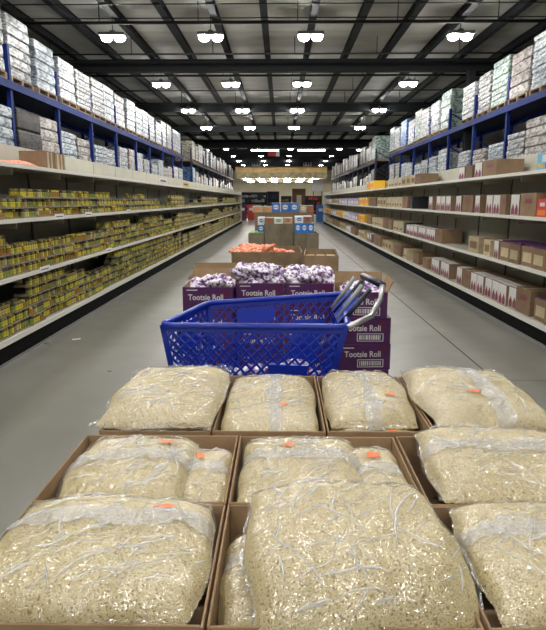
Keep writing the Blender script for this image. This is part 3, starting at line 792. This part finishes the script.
bag('wide grain bag filling the left tray of front row', -.370, 1.015, T_-.010, .45, .36, .08, .01, .04, 0, 6, 'x', .30, (.55, .48), (.02, .05), .012)
bag('lower grain bag partly covered at left of the front centre tray', -.045, 1.0, T_-.09, .15, .34, .09, 0, .03, 0, 7, 'x', .2, None, (.02, .02))
bag('big grain bag lying tilted on top of the front centre tray', .140, 1.00, T_+.022, .42, .385, .085, .09, .07, .02, 8, None, 0, None, (.04, .04), .016, .05)
bag('grain bag in the right tray of front row', .605, 1.005, T_-.012, .445, .36, .08, -.02, .04, .02, 9, 'x', .22, None, (.03, .04))
bag('grain bag slumping over the leftmost tray of back row', -.405, 1.90, T_+.008, .40, .50, .075, -.05, .05, -.03, 10, None, 0, None, (.05, .14), .016)
bag('grain bag in the second tray from left, back row', -.037, 1.905, T_-.03, .325, .51, .085, 0, .04, 0, 11, 'y', .1, (.3, -.45), (.02, .03))
bag('lower grain bag showing at the front of third tray, back row', .315, 1.78, T_-.085, .30, .28, .08, 0, 0, 0, 12, None, 0, (.35, -.7), (.02, .02))
bag('grain bag in the third tray from left, back row', .314, 1.945, T_-.018, .305, .46, .085, .02, .05, 0, 13, 'y', 0, (.45, -.4), (.02, .03))
bag('grain bag spilling over the rightmost tray of back row', .695, 1.905, T_+.004, .42, .49, .08, .03, .05, .04, 14, 'y', .15, (-.1, -.25), (.04, .04), .014)

# ------------------------------------------------------------------ shopping cart
def cart():
    root = empty('shopping_cart', 'blue plastic shopping cart standing sideways behind the grain trays', 'shopping cart', (-.1, 2.6, 0))
    T = Matrix.Translation(-Vector(root.location)); P = lambda *p: T @ Vector(p)
    zt = 1.02
    NL, NR, FL, FR = Vector((-.516, 2.285, zt)), Vector((.285, 2.265, zt)), Vector((-.385, 2.80, zt)), Vector((.335, 2.90, zt+.035))
    zb = .60
    bNL, bNR, bFL, bFR = Vector((-.47, 2.35, zb+.05)), Vector((.20, 2.35, zb)), Vector((-.36, 2.73, zb+.05)), Vector((.22, 2.80, zb))
    def wall(tl, tr, bl, br, n, rows, nm, panels=()):
        m = MB()
        Q = lambda u, v: P(*((bl.lerp(br, u)).lerp(tl.lerp(tr, u), v)))
        up = (Q(1, 0)-Q(0, 0)).cross(Q(0, 1)-Q(0, 0)).normalized()
        asp = (tr-tl).length/(tl-bl).length
        step = 1/n
        k = -int(n)
        while k < n*2:
            for sgn in (1, -1):
                # line u = u0 + sgn*v/asp, clipped to the quad
                u0 = k*step if sgn > 0 else k*step
                a, b = 0.0, 1.0
                pts = []
                def uu(v): return u0 + sgn*v/asp
                lo, hi = 0.0, 1.0
                if sgn > 0: lo = max(lo, -u0*asp); hi = min(hi, (1-u0)*asp)
                else: lo = max(lo, (u0-1)*asp); hi = min(hi, u0*asp)
                if hi-lo > .03: m.bar(Q(uu(lo), lo), Q(uu(hi), hi), .009, .007, 'cart_blue', up)
            k += 1
        for (u0, u1, v0, v1) in ((0, 1, 0, .05), (0, 1, .93, 1), (0, .03, 0, 1), (.97, 1, 0, 1)):
            o = up*.005; q = [Q(u0, v0), Q(u1, v0), Q(u1, v1), Q(u0, v1)]
            m.add([p-o for p in q]+[p+o for p in q], [(3,2,1,0),(4,5,6,7),(0,1,5,4),(1,2,6,5),(2,3,7,6),(3,0,4,7)], 'cart_blue')
        w = m.build(nm, root)
        for (u0, u1, v0, v1) in panels:
            mm = MB(); o = up*.008; q = [Q(u0, v0), Q(u1, v0), Q(u1, v1), Q(u0, v1)]
            mm.add([p-o for p in q]+[p+o for p in q], [(3,2,1,0),(4,5,6,7),(0,1,5,4),(1,2,6,5),(2,3,7,6),(3,0,4,7)], 'cart_panel'); mm.build('solid_panel', w)
    wall(NL, NR, bNL, bNR, 16, 8, 'basket_side', ((.60, .83, .20, .56), (.20, .42, .02, .30)))
    wall(FL, FR, bFL, bFR, 15, 8, 'basket_side', ((.66, .9, .2, .72), (.22, .5, .72, .9)))
    wall(NL, FL, bNL, bFL, 10, 8, 'basket_front', ((.3, .7, .55, .9),))
    wall(NR, FR, bNR, bFR, 12, 8, 'basket_gate', ())
    m = MB(); m.add([P(*p) for p in (bNL, bNR, bFR, bFL)]+[P(p.x, p.y, p.z-.012) for p in (bNL, bNR, bFR, bFL)], [(0,1,2,3),(7,6,5,4),(4,5,1,0),(5,6,2,1),(6,7,3,2),(7,4,0,3)], 'cart_blue'); m.build('basket_floor', root)
    m = MB(); ring = [NL, NR, FR, FL]
    def rounded(pts, r=.05):
        out = []
        for i, p in enumerate(pts):
            a, b = pts[i-1], pts[(i+1) % len(pts)]
            p0 = p+(a-p).normalized()*r; p1 = p+(b-p).normalized()*r
            for t in (0, .25, .5, .75, 1): out.append(p0.lerp(p, t).lerp(p.lerp(p1, t), t))
        return out
    rp = rounded(ring); rp.append(rp[0]); rp.append(rp[1])
    m.tube([P(*p) for p in rp], .014, 'cart_blue', 8, False); m.build('rim', root, True)
    # handle end: grey brackets rising to the handle, folded child seat bars
    hN, hF = Vector((.455, 2.43, 1.175)), Vector((.43, 2.84, 1.16))
    for s, h in ((NR, hN), (FR, hF)):
        m = MB(); mid = s.lerp(h, .55)+Vector((.02, 0, -.055))
        pts = [s, s.lerp(mid, .5), mid, mid.lerp(h, .6)+Vector((.012, 0, -.006)), h]
        m.tube([P(*p) for p in pts], [.012, .013, .013, .012, .012], 'cart_steel' if s is NR else 'cart_grey', 8); m.build('handle_bracket', root, True)
    m = MB(); m.tube([P(*hN), P(*hF)], .017, 'cart_dark', 10); m.build('handle', root, True)
    for k, (y, c) in enumerate(((2.40, 'cart_dark'), (2.52, 'cart_grey'), (2.66, 'cart_dark'), (2.78, 'cart_grey'))):
        m = MB(); m.tube([P(.265, y, 1.0), P(.40-.02*(k % 2), y+.01, 1.16)], .011, c, 8); m.build('seat_bar', root, True)
    m = MB(); m.add([P(.27, 2.42, .99), P(.27, 2.76, .99), P(.36, 2.76, 1.10), P(.36, 2.42, 1.10)], [(0,1,2,3)], 'cart_panel')
    m.add([P(.262, 2.42, .995), P(.262, 2.76, .995), P(.352, 2.76, 1.105), P(.352, 2.42, 1.105)], [(3,2,1,0)], 'cart_panel'); m.build('child_seat_flap', root)
    # chassis and casters
    m = MB()
    for y in (2.38, 2.76):
        m.tube([P(.24, y, .66), P(.24, y, .5), P(.22, y, .17), P(-.40, y, .15)], .013, 'cart_dark', 8)
        m.tube([P(-.38, y, .15), P(-.40, y, .63)], .012, 'cart_steel', 8)
    m.tube([P(.22, 2.38, .17), P(.22, 2.76, .17)], .012, 'cart_steel', 8); m.tube([P(-.40, 2.38, .15), P(-.40, 2.76, .15)], .012, 'cart_steel', 8)
    m.tube([P(-.40, 2.38, .632), P(-.40, 2.76, .632)], .012, 'cart_steel', 8); m.tube([P(.262, 2.38, .55), P(.262, 2.76, .55)], .012, 'cart_steel', 8)
    m.build('chassis', root, True)
    for x in (-.40, .22):
        for y in (2.38, 2.76):
            m = MB(); m.box(-.03, .03, -.018, .018, .07, .15, 'cart_grey')
            c = m.build('caster', root, False, P(x, y, 0))
            m = MB(); m.lathe([(.02, -.012), (.058, -.012), (.06, 0), (.058, .012), (.02, .012)], 'rubber', 14, Matrix.Translation((0, 0, .06)) @ Matrix.Rotation(PI/2, 4, 'X')); m.build('wheel', c, True)
cart()

# ------------------------------------------------------------------ candy display
def pouch_mb(sx, sy, h, mn, seed):
    m = MB(); sd = Vector((seed*5.7, seed*2.3, seed)); vs = []; fs = []; n = 14
    def fn(u, v, s):
        a, b = 2*u-1, 2*v-1; p = max(0, (1-a**4)*(1-b**2))**.6
        q = noise.noise(Vector((a*1.9, b*1.9, 0))+sd)*.022
        z = s*h*.5*p + q*(1 if s > 0 else .8) + noise.noise(Vector((a*4, b*4, 3))+sd)*.010 + .012*s*(.2+p*.2)
        return (a*sx/2*(1-.06*b*b), b*sy/2*(1-.1*a*a), z)
    for s in (1, -1):
        for j in range(n+1):
            for i in range(n+1): vs.append(fn(i/n, j/n, s))
    O = (n+1)**2
    for j in range(n):
        for i in range(n):
            q = (j*(n+1)+i, j*(n+1)+i+1, (j+1)*(n+1)+i+1, (j+1)*(n+1)+i); fs.append(q); fs.append(tuple(O+k for k in reversed(q)))
    rim = [i for i in range(n)] + [i*(n+1)+n for i in range(n)] + [n*(n+1)+n-i for i in range(n)] + [(n-i)*(n+1) for i in range(n)]
    for k in range(len(rim)): a, b = rim[k], rim[(k+1) % len(rim)]; fs.append((b, a, O+a, O+b))
    return m.add(vs, fs, mn)
CANDY = [pouch_mb(.17, .13, .05, ['candy_film', 'candy_purple', 'candy_film'][k % 3], k).mesh('candy_bag', True) for k in range(6)]
ORNG = [pouch_mb(.24, .16, .06, 'orange_net', k+20).mesh('snack_bag', True) for k in range(4)]

TXT = text_mb('Tootsie Roll', .05, 'print_white'); _w = max(v[0] for v in TXT.v)-min(v[0] for v in TXT.v); TXT.v = [(v[0]*.235/_w, v[1], v[2]*.235/_w*1.15) for v in TXT.v]
def frame_code(m, x, z, y):
    w, h = .085, .026
    for b in ((x-w, x+w, z+h-.004, z+h), (x-w, x+w, z-h, z-h+.004), (x-w, x-w+.005, z-h, z+h), (x+w-.005, x+w, z-h, z+h)): m.box(b[0], b[1], y-.001, y, b[2], b[3], 'print_white')
    q = x-w+.014
    while q < x+w-.016:
        t = rnd.choice([.005, .008, .011]); m.box(q, q+t, y-.001, y, z-h+.011, z+h-.011, 'print_white'); q += t+rnd.choice([.004, .006])
def candy_box(label, cx, cy, z, w, d, h, rz=0, openb=True, flaps=True, code=False, group='purple candy boxes', tx=TXT):
    root = empty('candy_box', label, 'box of candy', (cx, cy, z), rz, group)
    t = .005
    m = MB(); m.box(-w/2, w/2, -d/2, d/2, 0, t, 'print_purple'); m.build('base', root)
    for nm, b in (('side_wall', (-w/2, -w/2+t, -d/2, d/2)), ('side_wall', (w/2-t, w/2, -d/2, d/2)), ('back_wall', (-w/2+t, w/2-t, d/2-t, d/2)), ('front_wall', (-w/2+t, w/2-t, -d/2, -d/2+t))):
        m = MB(); m.box(*b, t, h, 'print_purple')
        if openb:
            e = .0015; q = {'back_wall': (b[0], b[1], b[2]-e, b[2]), 'front_wall': (b[0], b[1], b[3], b[3]+e)}.get(nm) or ((b[1], b[1]+e, b[2]+t, b[3]-t) if b[0] < 0 else (b[0]-e, b[0], b[2]+t, b[3]-t))
            m.box(*q, t, h, 'cardboard')
        if nm == 'front_wall':
            m.merge(tx, Matrix.Translation((-.01, -d/2-.0012, h*(.62 if code else .58))))
            m.box(-w*.42, -w*.2, -d/2-.0012, -d/2, h*.86, h*.90, 'print_white')
            m.box(w*.28, w*.44, -d/2-.0012, -d/2, h*.70, h*.92, 'purple_red')
            if code: frame_code(m, w*.12, h*.26, -d/2)
        m.build(nm, root)
    if openb and flaps:
        for s in ((1,) if code else ()):
            m = MB(); T = Matrix.Translation((s*(w/2-.002), 0, h)) @ Matrix.Rotation(s*.45, 4, 'Y')
            m.box(-.003, .003, -d/2+.005, d/2-.005, 0, .075, 'cardboard', T); m.build('flap', root)
        m = MB(); T = Matrix.Translation((0, d/2-.002, h)) @ Matrix.Rotation(-.25, 4, 'X'); m.box(-w/2+.005, w/2-.005, -.003, .003, 0, .08, 'cardboard', T); m.build('flap', root)
    elif not openb:
        m = MB(); m.box(-w/2, w/2, -d/2, d/2, h, h+t, 'print_purple'); m.box(-w/2, w/2, -.03, .03, h+t, h+t+.001, 'cardboard'); m.build('lid', root)
    return root
def candy():
    root = link('pallet', pallet_mb(1.40, .85).mesh('pallet'), None, (.01, 3.83, 0), (0, 0, PI/2)); tag(root, 'wooden pallet on the floor under the stacked candy boxes', 'pallet')
    cols = [(-.492, 3.80, 'leftmost', .33), (-.146, 3.98, 'second from left', .335), (.200, 3.98, 'third from left', .335)]
    h = .166; s = h+.0065
    for cx, cy, nm, w in cols:
        for l in range(5):
            z = .121+l*s
            top = l == 4
            zz = z
            hh = h if not top else h
            candy_box(f'purple candy box, {nm} stack behind cart, {["lowest", "second from bottom", "middle", "second from top", "open topmost"][l]} box', cx, cy, zz, w, .40, hh, 0, top, top, False, 'purple candy boxes')
    for l in range(5):
        z = .121+l*s
        candy_box(f'purple candy box with framed code, right-hand stack beyond cart handle, {["lowest", "second from bottom", "middle", "second from top", "open topmost"][l]} box', .53 if l < 4 else .525, 3.62, z, .34, .40, h, [.03, .0, .05, .02, -.10][l], l == 4, True, True, 'purple candy boxes')
    # second rank, open flaps showing behind
    for i, (cx, cy) in enumerate(((-.47, 4.27), (-.10, 4.42), (.27, 4.42), (.62, 4.25))):
        pass
    zt = .121+4*s
    heaps = [(-.492, 3.82, .30, .36, 9, zt+.10, .075, 'left box'), (-.146, 3.98, .37, .40, 34, zt+.09, .155, 'second box'), (.200, 3.98, .36, .40, 32, zt+.09, .135, 'third box'), (.53, 3.62, .28, .34, 8, zt+.10, .055, 'right-hand box')]
    for cx, cy, w, d, n, zb, hh, nm in heaps:
        for i in range(n):
            f = i/(n-1); r = 1.2-.25*f
            a = rnd.uniform(-1, 1)*.5*(w-.10)*r; b = .03+rnd.uniform(-1, 1)*.5*(d-.24)
            o = link('candy_bag', CANDY[rnd.randrange(6)], None, (cx+a, cy+b, zb+hh*f), (rnd.uniform(-.5, .5), rnd.uniform(-.5, .5), rnd.uniform(0, 6.28)))
            tag(o, f'small purple and white candy bag heaped in the {nm} of the candy display', 'bag of candy', f'candy bags in the {nm}')
    for i in range(7):
        o = link('candy_bag', CANDY[i % 6], None, (-.15+.34*rnd.random(), 2.42+.22*rnd.random(), .655+.018*i), (rnd.uniform(-.4, .4), rnd.uniform(-.4, .4), rnd.uniform(0, 6.28)))
        tag(o, 'purple and white candy bag lying on the floor of blue cart', 'bag of candy', 'candy bags in the cart')
candy()

# ------------------------------------------------------------------ displays further down the aisle
def bin_box(name, label, cx, cy, w, d, h, mn, rz=0, fill=None, cat='bulk bin', lip=.09, writing=None):
    root = empty(name, label, cat, (cx, cy, 0), rz)
    p = pallet_mb(w, d); 
    link('pallet', p.mesh('pallet'), root, None, (0, 0, PI/2)) 
    t = .012; z0 = .12
    for nm, b in (('side_wall', (-w/2, -w/2+t, -d/2, d/2)), ('side_wall', (w/2-t, w/2, -d/2, d/2)), ('end_wall', (-w/2+t, w/2-t, -d/2, -d/2+t)), ('end_wall', (-w/2+t, w/2-t, d/2-t, d/2))):
        m = MB(); m.box(*b, z0, h, mn); m.build(nm, root)
    m = MB(); m.box(-w/2+t, w/2-t, -d/2+t, d/2-t, h-lip-.01, h-lip, mn); m.build('inner_deck', root)
    return root
def middle():
    bin_box('bulk_bin', 'wide brown cardboard bin of orange snack bags behind candy display', -.15, 6.25, .76, .8, 1.0, 'cardboard_dark')
    bin_box('bulk_bin', 'narrower brown cardboard bin right of the orange snack bags', .44, 6.05, .36, .8, .985, 'cardboard_dark', -.06)
    for i in range(16):
        f = i/15
        o = link('snack_bag', ORNG[i % 4], None, (-.22+rnd.uniform(-.26, .3)*(1-.2*f), 6.2+rnd.uniform(-.24, .24), .945+.075*f), (rnd.uniform(-.3, .3), rnd.uniform(-.3, .3), rnd.uniform(0, 6.28)))
        tag(o, 'orange and white snack bag heaped in the wide brown bin', 'bag of snacks', 'orange snack bags')
    for i in range(5):
        m = MB(); m.box(-.05, .05, -.3, .3, 0, .03, 'cardboard_dark'); m.box(-.045, .045, -.29, .29, .03, .033, 'carton_tan')
        tag(m.build('flat_carton', None, False, (.325+.058*i*1.0, 6.05, .896), (0, .0, -.06)), 'flat brown carton standing in narrow brown bin', 'carton', 'flat cartons in the narrow bin') if i in (0, 2, 4) else None
    # open brown cartons, left of the candy heap
    for i, (x, y, w) in enumerate(((-.56, 4.45, .34), (-.46, 4.9, .46))):
        root = empty('open_carton', ['open brown carton behind the leftmost candy box', 'tall brown carton with raised flap behind first open carton'][i], 'carton', (x, y, 0))
        h = .955-.05*i
        t = .006
        for nm, b in (('side_wall', (-w/2, -w/2+t, -.18, .18)), ('side_wall', (w/2-t, w/2, -.18, .18)), ('front_wall', (-w/2+t, w/2-t, -.18, -.18+t)), ('back_wall', (-w/2+t, w/2-t, .18-t, .18))):
            m = MB(); m.box(*b, 0, h, 'cardboard'); m.build(nm, root)
        m = MB(); m.box(-w/2, w/2, -.003, .003, 0, .07, 'cardboard', Matrix.Translation((0, .175, h)) @ Matrix.Rotation(-.15, 4, 'X')); m.build('flap', root)
    # dark bins
    bin_box('bulk_bin', 'low grey-brown bin with green tops at left of blue cases', -.42, 9.65, .26, .7, .99, 'cardboard_grey', 0, lip=.06)
    for i, (x0, x1) in enumerate(((-.283, -.035), (-.028, .215))):
        bin_box('bulk_bin', ['tall grey-brown bin in the middle, left one of the pair', 'tall grey-brown bin in the middle, right one of the pair'][i], (x0+x1)/2, 9.7, x1-x0, .7, 1.15, 'cardboard_grey', 0, lip=.03)
    for i, (x0, x1) in enumerate(((.225, .42), (.427, .64))):
        bin_box('bulk_bin', ['low grey-brown bin right of the tall pair', 'low grey-brown bin at right end of the row'][i], (x0+x1)/2, 9.65, x1-x0, .7, .99, 'cardboard_grey', 0, lip=.03)
    for i in range(3):
        m = MB(); m.box(-.035, .035, -.3, .3, 0, .075, 'green_print'); m.box(-.03, .03, -.301, -.3, .02, .05, 'print_white')
        tag(m.build('snack_box', None, False, (-.50+.08*i, 9.65, .93)), ['leftmost', 'middle', 'rightmost'][i]+' slim green box in the low bin left of blue cases', 'box')
    def case(name, label, x, y, z, w, d, h, mn, top=None, print_='print_white', cat='case'):
        m = MB(); m.box(-w/2, w/2, -d/2, d/2, 0, h, mn)
        m.add([(w*.33*math.cos(2*PI*k/14), -d/2-.001, h*.55+h*.26*math.sin(2*PI*k/14)) for k in range(14)], [tuple(range(14))], print_)
        m.box(-w*.3, w*.3, -d/2-.0015, -d/2-.001, h*.5, h*.58, mn)
        m.box(-w*.49, w*.49, -d*.45, d*.45, h, h+.002, 'print_white' if top is None else top)
        tag(m.build(name, None, False, (x, y, z)), label, cat)
    # stack in front of the blue cases: on the dark bins
    Z1, Z0 = 1.151, .99
    for i, (x, c) in enumerate(((-.20, 'carton_brown'), (-.04, 'print_white'), (.12, 'carton_tan'))):
        case('display_box', ['brown', 'white', 'tan'][i]+' shallow display box on the tall pair of grey-brown bins', x, 9.62, Z1, .15, .4, .10, c, 'green_print', 'red_print' if i != 1 else 'green_print', 'box')
    for i, x in enumerate((.29, .40, .51)):
        case('blue_case', f'{["first", "second", "third"][i]} blue case from left, standing on low bins right of tall pair', x, 9.62, Z0+.0005, .105, .4, .17, 'blue_print')
    for i, x in enumerate((.31, .455)):
        case('display_box', ['left', 'right'][i]+' white-topped display box lying on the blue cases at right', x, 9.62, Z0+.175, .14, .4, .11, ['print_white', 'carton_brown'][i], None, ['blue_print', 'print_maroon'][i], 'box')
    case('blue_case', 'blue case behind the green boxes at left end of row', -.345, 9.78, Z0+.0005, .115, .35, .13, 'blue_print')
    case('display_box', 'white and blue box lying on the blue case at left end', -.345, 9.78, Z0+.135, .115, .35, .13, 'print_white', None, 'blue_print', 'box')
    # far pallet of blue cases and brown trays
    root = empty('pallet_load', 'floor pallet of brown cartons carrying the far blue cases', 'pallet load', (.08, 13.6, 0)); link('pallet', pallet_mb(1.40, .9).mesh('pallet'), root, None, (0, 0, PI/2))
    for l in range(4):
        m = MB(); m.box(-.70, .70, -.44, .44, .121+l*.285, .121+l*.285+.28, 'carton_brown'); m.build('layer', root)
    zz = .121+4*.285
    for i, x in enumerate((-.12, .10, .32)): case('blue_case', f'{["left", "middle", "right"][i]} one of three blue cases high on the far pallet', x-.0, 13.5, zz, .20, .5, .22, 'blue_print')
    for i, x in enumerate((-.66, -.42)): case('carton', ['outer', 'inner'][i]+' tan carton left of the three far blue cases', x+.09, 13.5, zz, .23, .5, .14, 'carton_tan', None, 'orange_print', 'carton')
    for i, x in enumerate((.55, .72)): case('carton', ['inner white-fronted', 'outer brown'][i]+' carton right of the three far blue cases', x-.02, 13.5, zz, .16, .5, .16, ['carton_tan', 'carton_brown'][i], None, 'red_print' if i else 'print_white', 'carton')
    # far floor displays
    for i, (x, y, c, lb) in enumerate(((-2.95, 43, 'purple_red', 'magenta bulk display box standing past the left shelving end'), (-2.35, 43.6, 'red_print', 'red bulk display box right of the magenta one'), (2.85, 40.0, 'blue_print', 'blue bulk display box past the right shelving end'))):
        root = empty('display_bin', lb, 'display bin', (x, y, 0)); m = MB(); m.box(-.28, .28, -.24, .24, 0, 1.2, c); m.build('bin_body', root)
        m = MB(); m.box(-.14, .14, -.242, -.24, .75, .95, 'print_white'); m.build('front_label', root)
    root = empty('paper_scrap', 'small scrap of white paper on the floor by left shelving', 'paper', (-2.30, 5.95, .001), .4)
    m = MB(); m.grid(lambda u, v: (.09*(u-.5), .05*(v-.5), .004+.008*noise.noise(Vector((u*3, v*3, 1)))+.004), 6, 4, 'paper_white'); o = m.build('paper_sheet', root)
middle()

# ------------------------------------------------------------------ far end of the hall
def far_end():
    m = MB(); m.box(-4.9, 4.9, 60, 60.3, 4.45, 5.1, 'bulkhead_gold'); m.box(-4.9, 4.9, 60.02, 60.28, 3.85, 4.45, 'bulkhead_olive'); struct(m.build('wall_bulkhead'))
    m = MB(); m.box(-4.9, 4.9, 60.3, 82, 3.95, 4.05, 'wall_cream'); struct(m.build('ceiling_far'))
    for i in range(12):
        x = -3.9+(i % 6)*1.55; y = 64+(i//6)*8
        m = MB(); m.box(x-.35, x+.35, y-.35, y+.35, 3.83, 3.95, 'far_lamp_lens')
        tag(m.build('ceiling_panel_light'), f'square ceiling light beyond the gold bulkhead, {["front", "back"][i//6]} row, {ORD[i % 6+1]} from left', 'ceiling light', 'panel lights beyond the bulkhead')
    for i, x in enumerate((-2.5, 2.62)):
        root = empty('aisle_sign', ['left', 'right'][i]+' white hanging aisle sign in front of the gold bulkhead', 'sign', (x*.98, 55, 5.15))
        m = MB(); m.box(-.42, .42, -.02, .02, -.36, .34, 'print_white'); m.build('sign_board', root)
        for k, q in enumerate((-.25, .02, .27)):
            mm = MB(); mm.bar((q-.05, -.022, -.25), (q+(.08 if k % 2 == i else .0), -.022, .25), .09, .004, 'steel_dark', (0, 1, 0)); mm.build('sign_mark', root)
        m = MB()
        for q in (-.35, .35): m.tube([(q, 0, .34), (q, 0, .41)], .01, 'steel_grey', 5)
        m.build('hanger', root)
    root = empty('hanging_banner', 'small red and white banner hanging below the far rafters', 'banner', (-.75, 44, 5.1))
    m = MB(); m.box(-.28, .28, -.01, .01, -.2, .2, 'sign_red'); m.build('red_cloth', root)
    m = MB(); m.box(.34, .62, -.01, .01, -.2, .16, 'print_white'); m.box(.30, .34, -.01, .01, .14, .2, 'print_white'); m.build('white_cloth', root)
    # furniture at the far end, each a thing of its own
    def unit(name, label, cat, x, y, w, d, h, mn, shelves=0, c2=None):
        root = empty(name, label, cat, (x, y, 0))
        m = MB(); m.box(-w/2, w/2, d/2-.05, d/2, 0, h, mn); m.box(-w/2, -w/2+.05, -d/2, d/2, 0, h, mn); m.box(w/2-.05, w/2, -d/2, d/2, 0, h, mn); m.box(-w/2, w/2, -d/2, d/2, h-.05, h, mn); m.build('frame', root)
        for k in range(shelves):
            m = MB(); z = .15+k*(h-.2)/max(1, shelves)
            m.box(-w/2+.05, w/2-.05, -d/2, d/2-.05, z, z+.04, mn); m.build('shelf', root)
            if c2:
                q = -w/2+.1
                while q < w/2-.3:
                    mm = MB(); hh = rnd.uniform(.2, .4); ww = rnd.uniform(.2, .35); mm.box(q, q+ww, -d/2+.05, d/2-.1, z+.04, z+.04+hh, rnd.choice(c2)); mm.build('stock_box', root); q += ww+.06
    unit('display_shelf', 'dark shelving unit at the far end, left of centre', 'shelf', -3.0, 62, 3.0, .6, 2.4, 'dark_machine', 4, ['wrap_grey', 'dark_machine', 'wrap_white'])
    unit('display_shelf', 'dark blue machine cabinet at far end left of the doorway', 'cabinet', -.9, 63, 1.4, .7, 2.5, 'rack_deck', 3, ['dark_machine', 'rack_deck'])
    unit('display_shelf', 'dark shelving unit with maroon goods at far right end', 'shelf', 3.6, 62, 1.9, .6, 2.0, 'dark_machine', 4, ['fabric_maroon', 'dark_machine', 'red_print'])
    unit('display_shelf', 'low dark shelving unit behind the blue cases at far centre', 'shelf', .6, 64, 1.2, .5, 2.0, 'dark_machine', 3, ['carton_brown', 'dark_machine'])
    root = empty('far_doorway', 'brown wooden door surround at the far end right of centre', 'door', (2.0, 62.5, 0))
    m = MB(); m.box(-.75, -.25, 0, .15, 0, 2.8, 'door_brown'); m.box(.3, .75, 0, .15, 0, 2.8, 'door_brown'); m.box(-.25, .3, 0, .15, 2.1, 2.8, 'door_brown'); m.build('door_frame', root)
    m = MB(); m.box(-.25, .3, .16, .2, 0, 2.1, 'wall_cream'); m.build('door_leaf', root)
    root = empty('notice_board', 'white notice board on the far right under the bulkhead', 'notice board', (4.0, 61, 2.5))
    m = MB(); m.box(-.6, .6, 0, .06, 0, 1.3, 'print_white'); m.build('board', root)
    m = MB(); m.box(-.5, -.42, .0, .06, -2.5, 0, 'steel_grey'); m.build('post', root)
    m = MB(); m.box(.42, .5, .0, .06, -2.5, 0, 'steel_grey'); m.build('post', root)
far_end()

# ------------------------------------------------------------------ camera, world, view
cam = bpy.data.cameras.new('camera'); co = bpy.data.objects.new('camera', cam); C.objects.link(co)
co.location = (0, 0, 1.55); co.rotation_euler = (PI/2-math.atan(100/547), 0, math.atan(8/547*math.cos(math.atan(100/547))))
cam.sensor_fit = 'HORIZONTAL'; cam.sensor_width = 36; cam.lens = 36*547/546; cam.shift_y = -15/546; cam.clip_start = .05; cam.clip_end = 300
bpy.context.scene.camera = co
w = bpy.data.worlds.new('world'); bpy.context.scene.world = w; w.use_nodes = True
w.node_tree.nodes['Background'].inputs[0].default_value = (.8, .85, .9, 1); w.node_tree.nodes['Background'].inputs[1].default_value = .2
sc = bpy.context.scene
sc.view_settings.view_transform = 'Standard'; sc.view_settings.look = 'None'; sc.view_settings.gamma = 1; sc.view_settings.exposure = 0.7
sc.cycles.use_denoising = True; sc.cycles.max_bounces = 8; sc.cycles.transparent_max_bounces = 12; sc.cycles.sample_clamp_indirect = 6
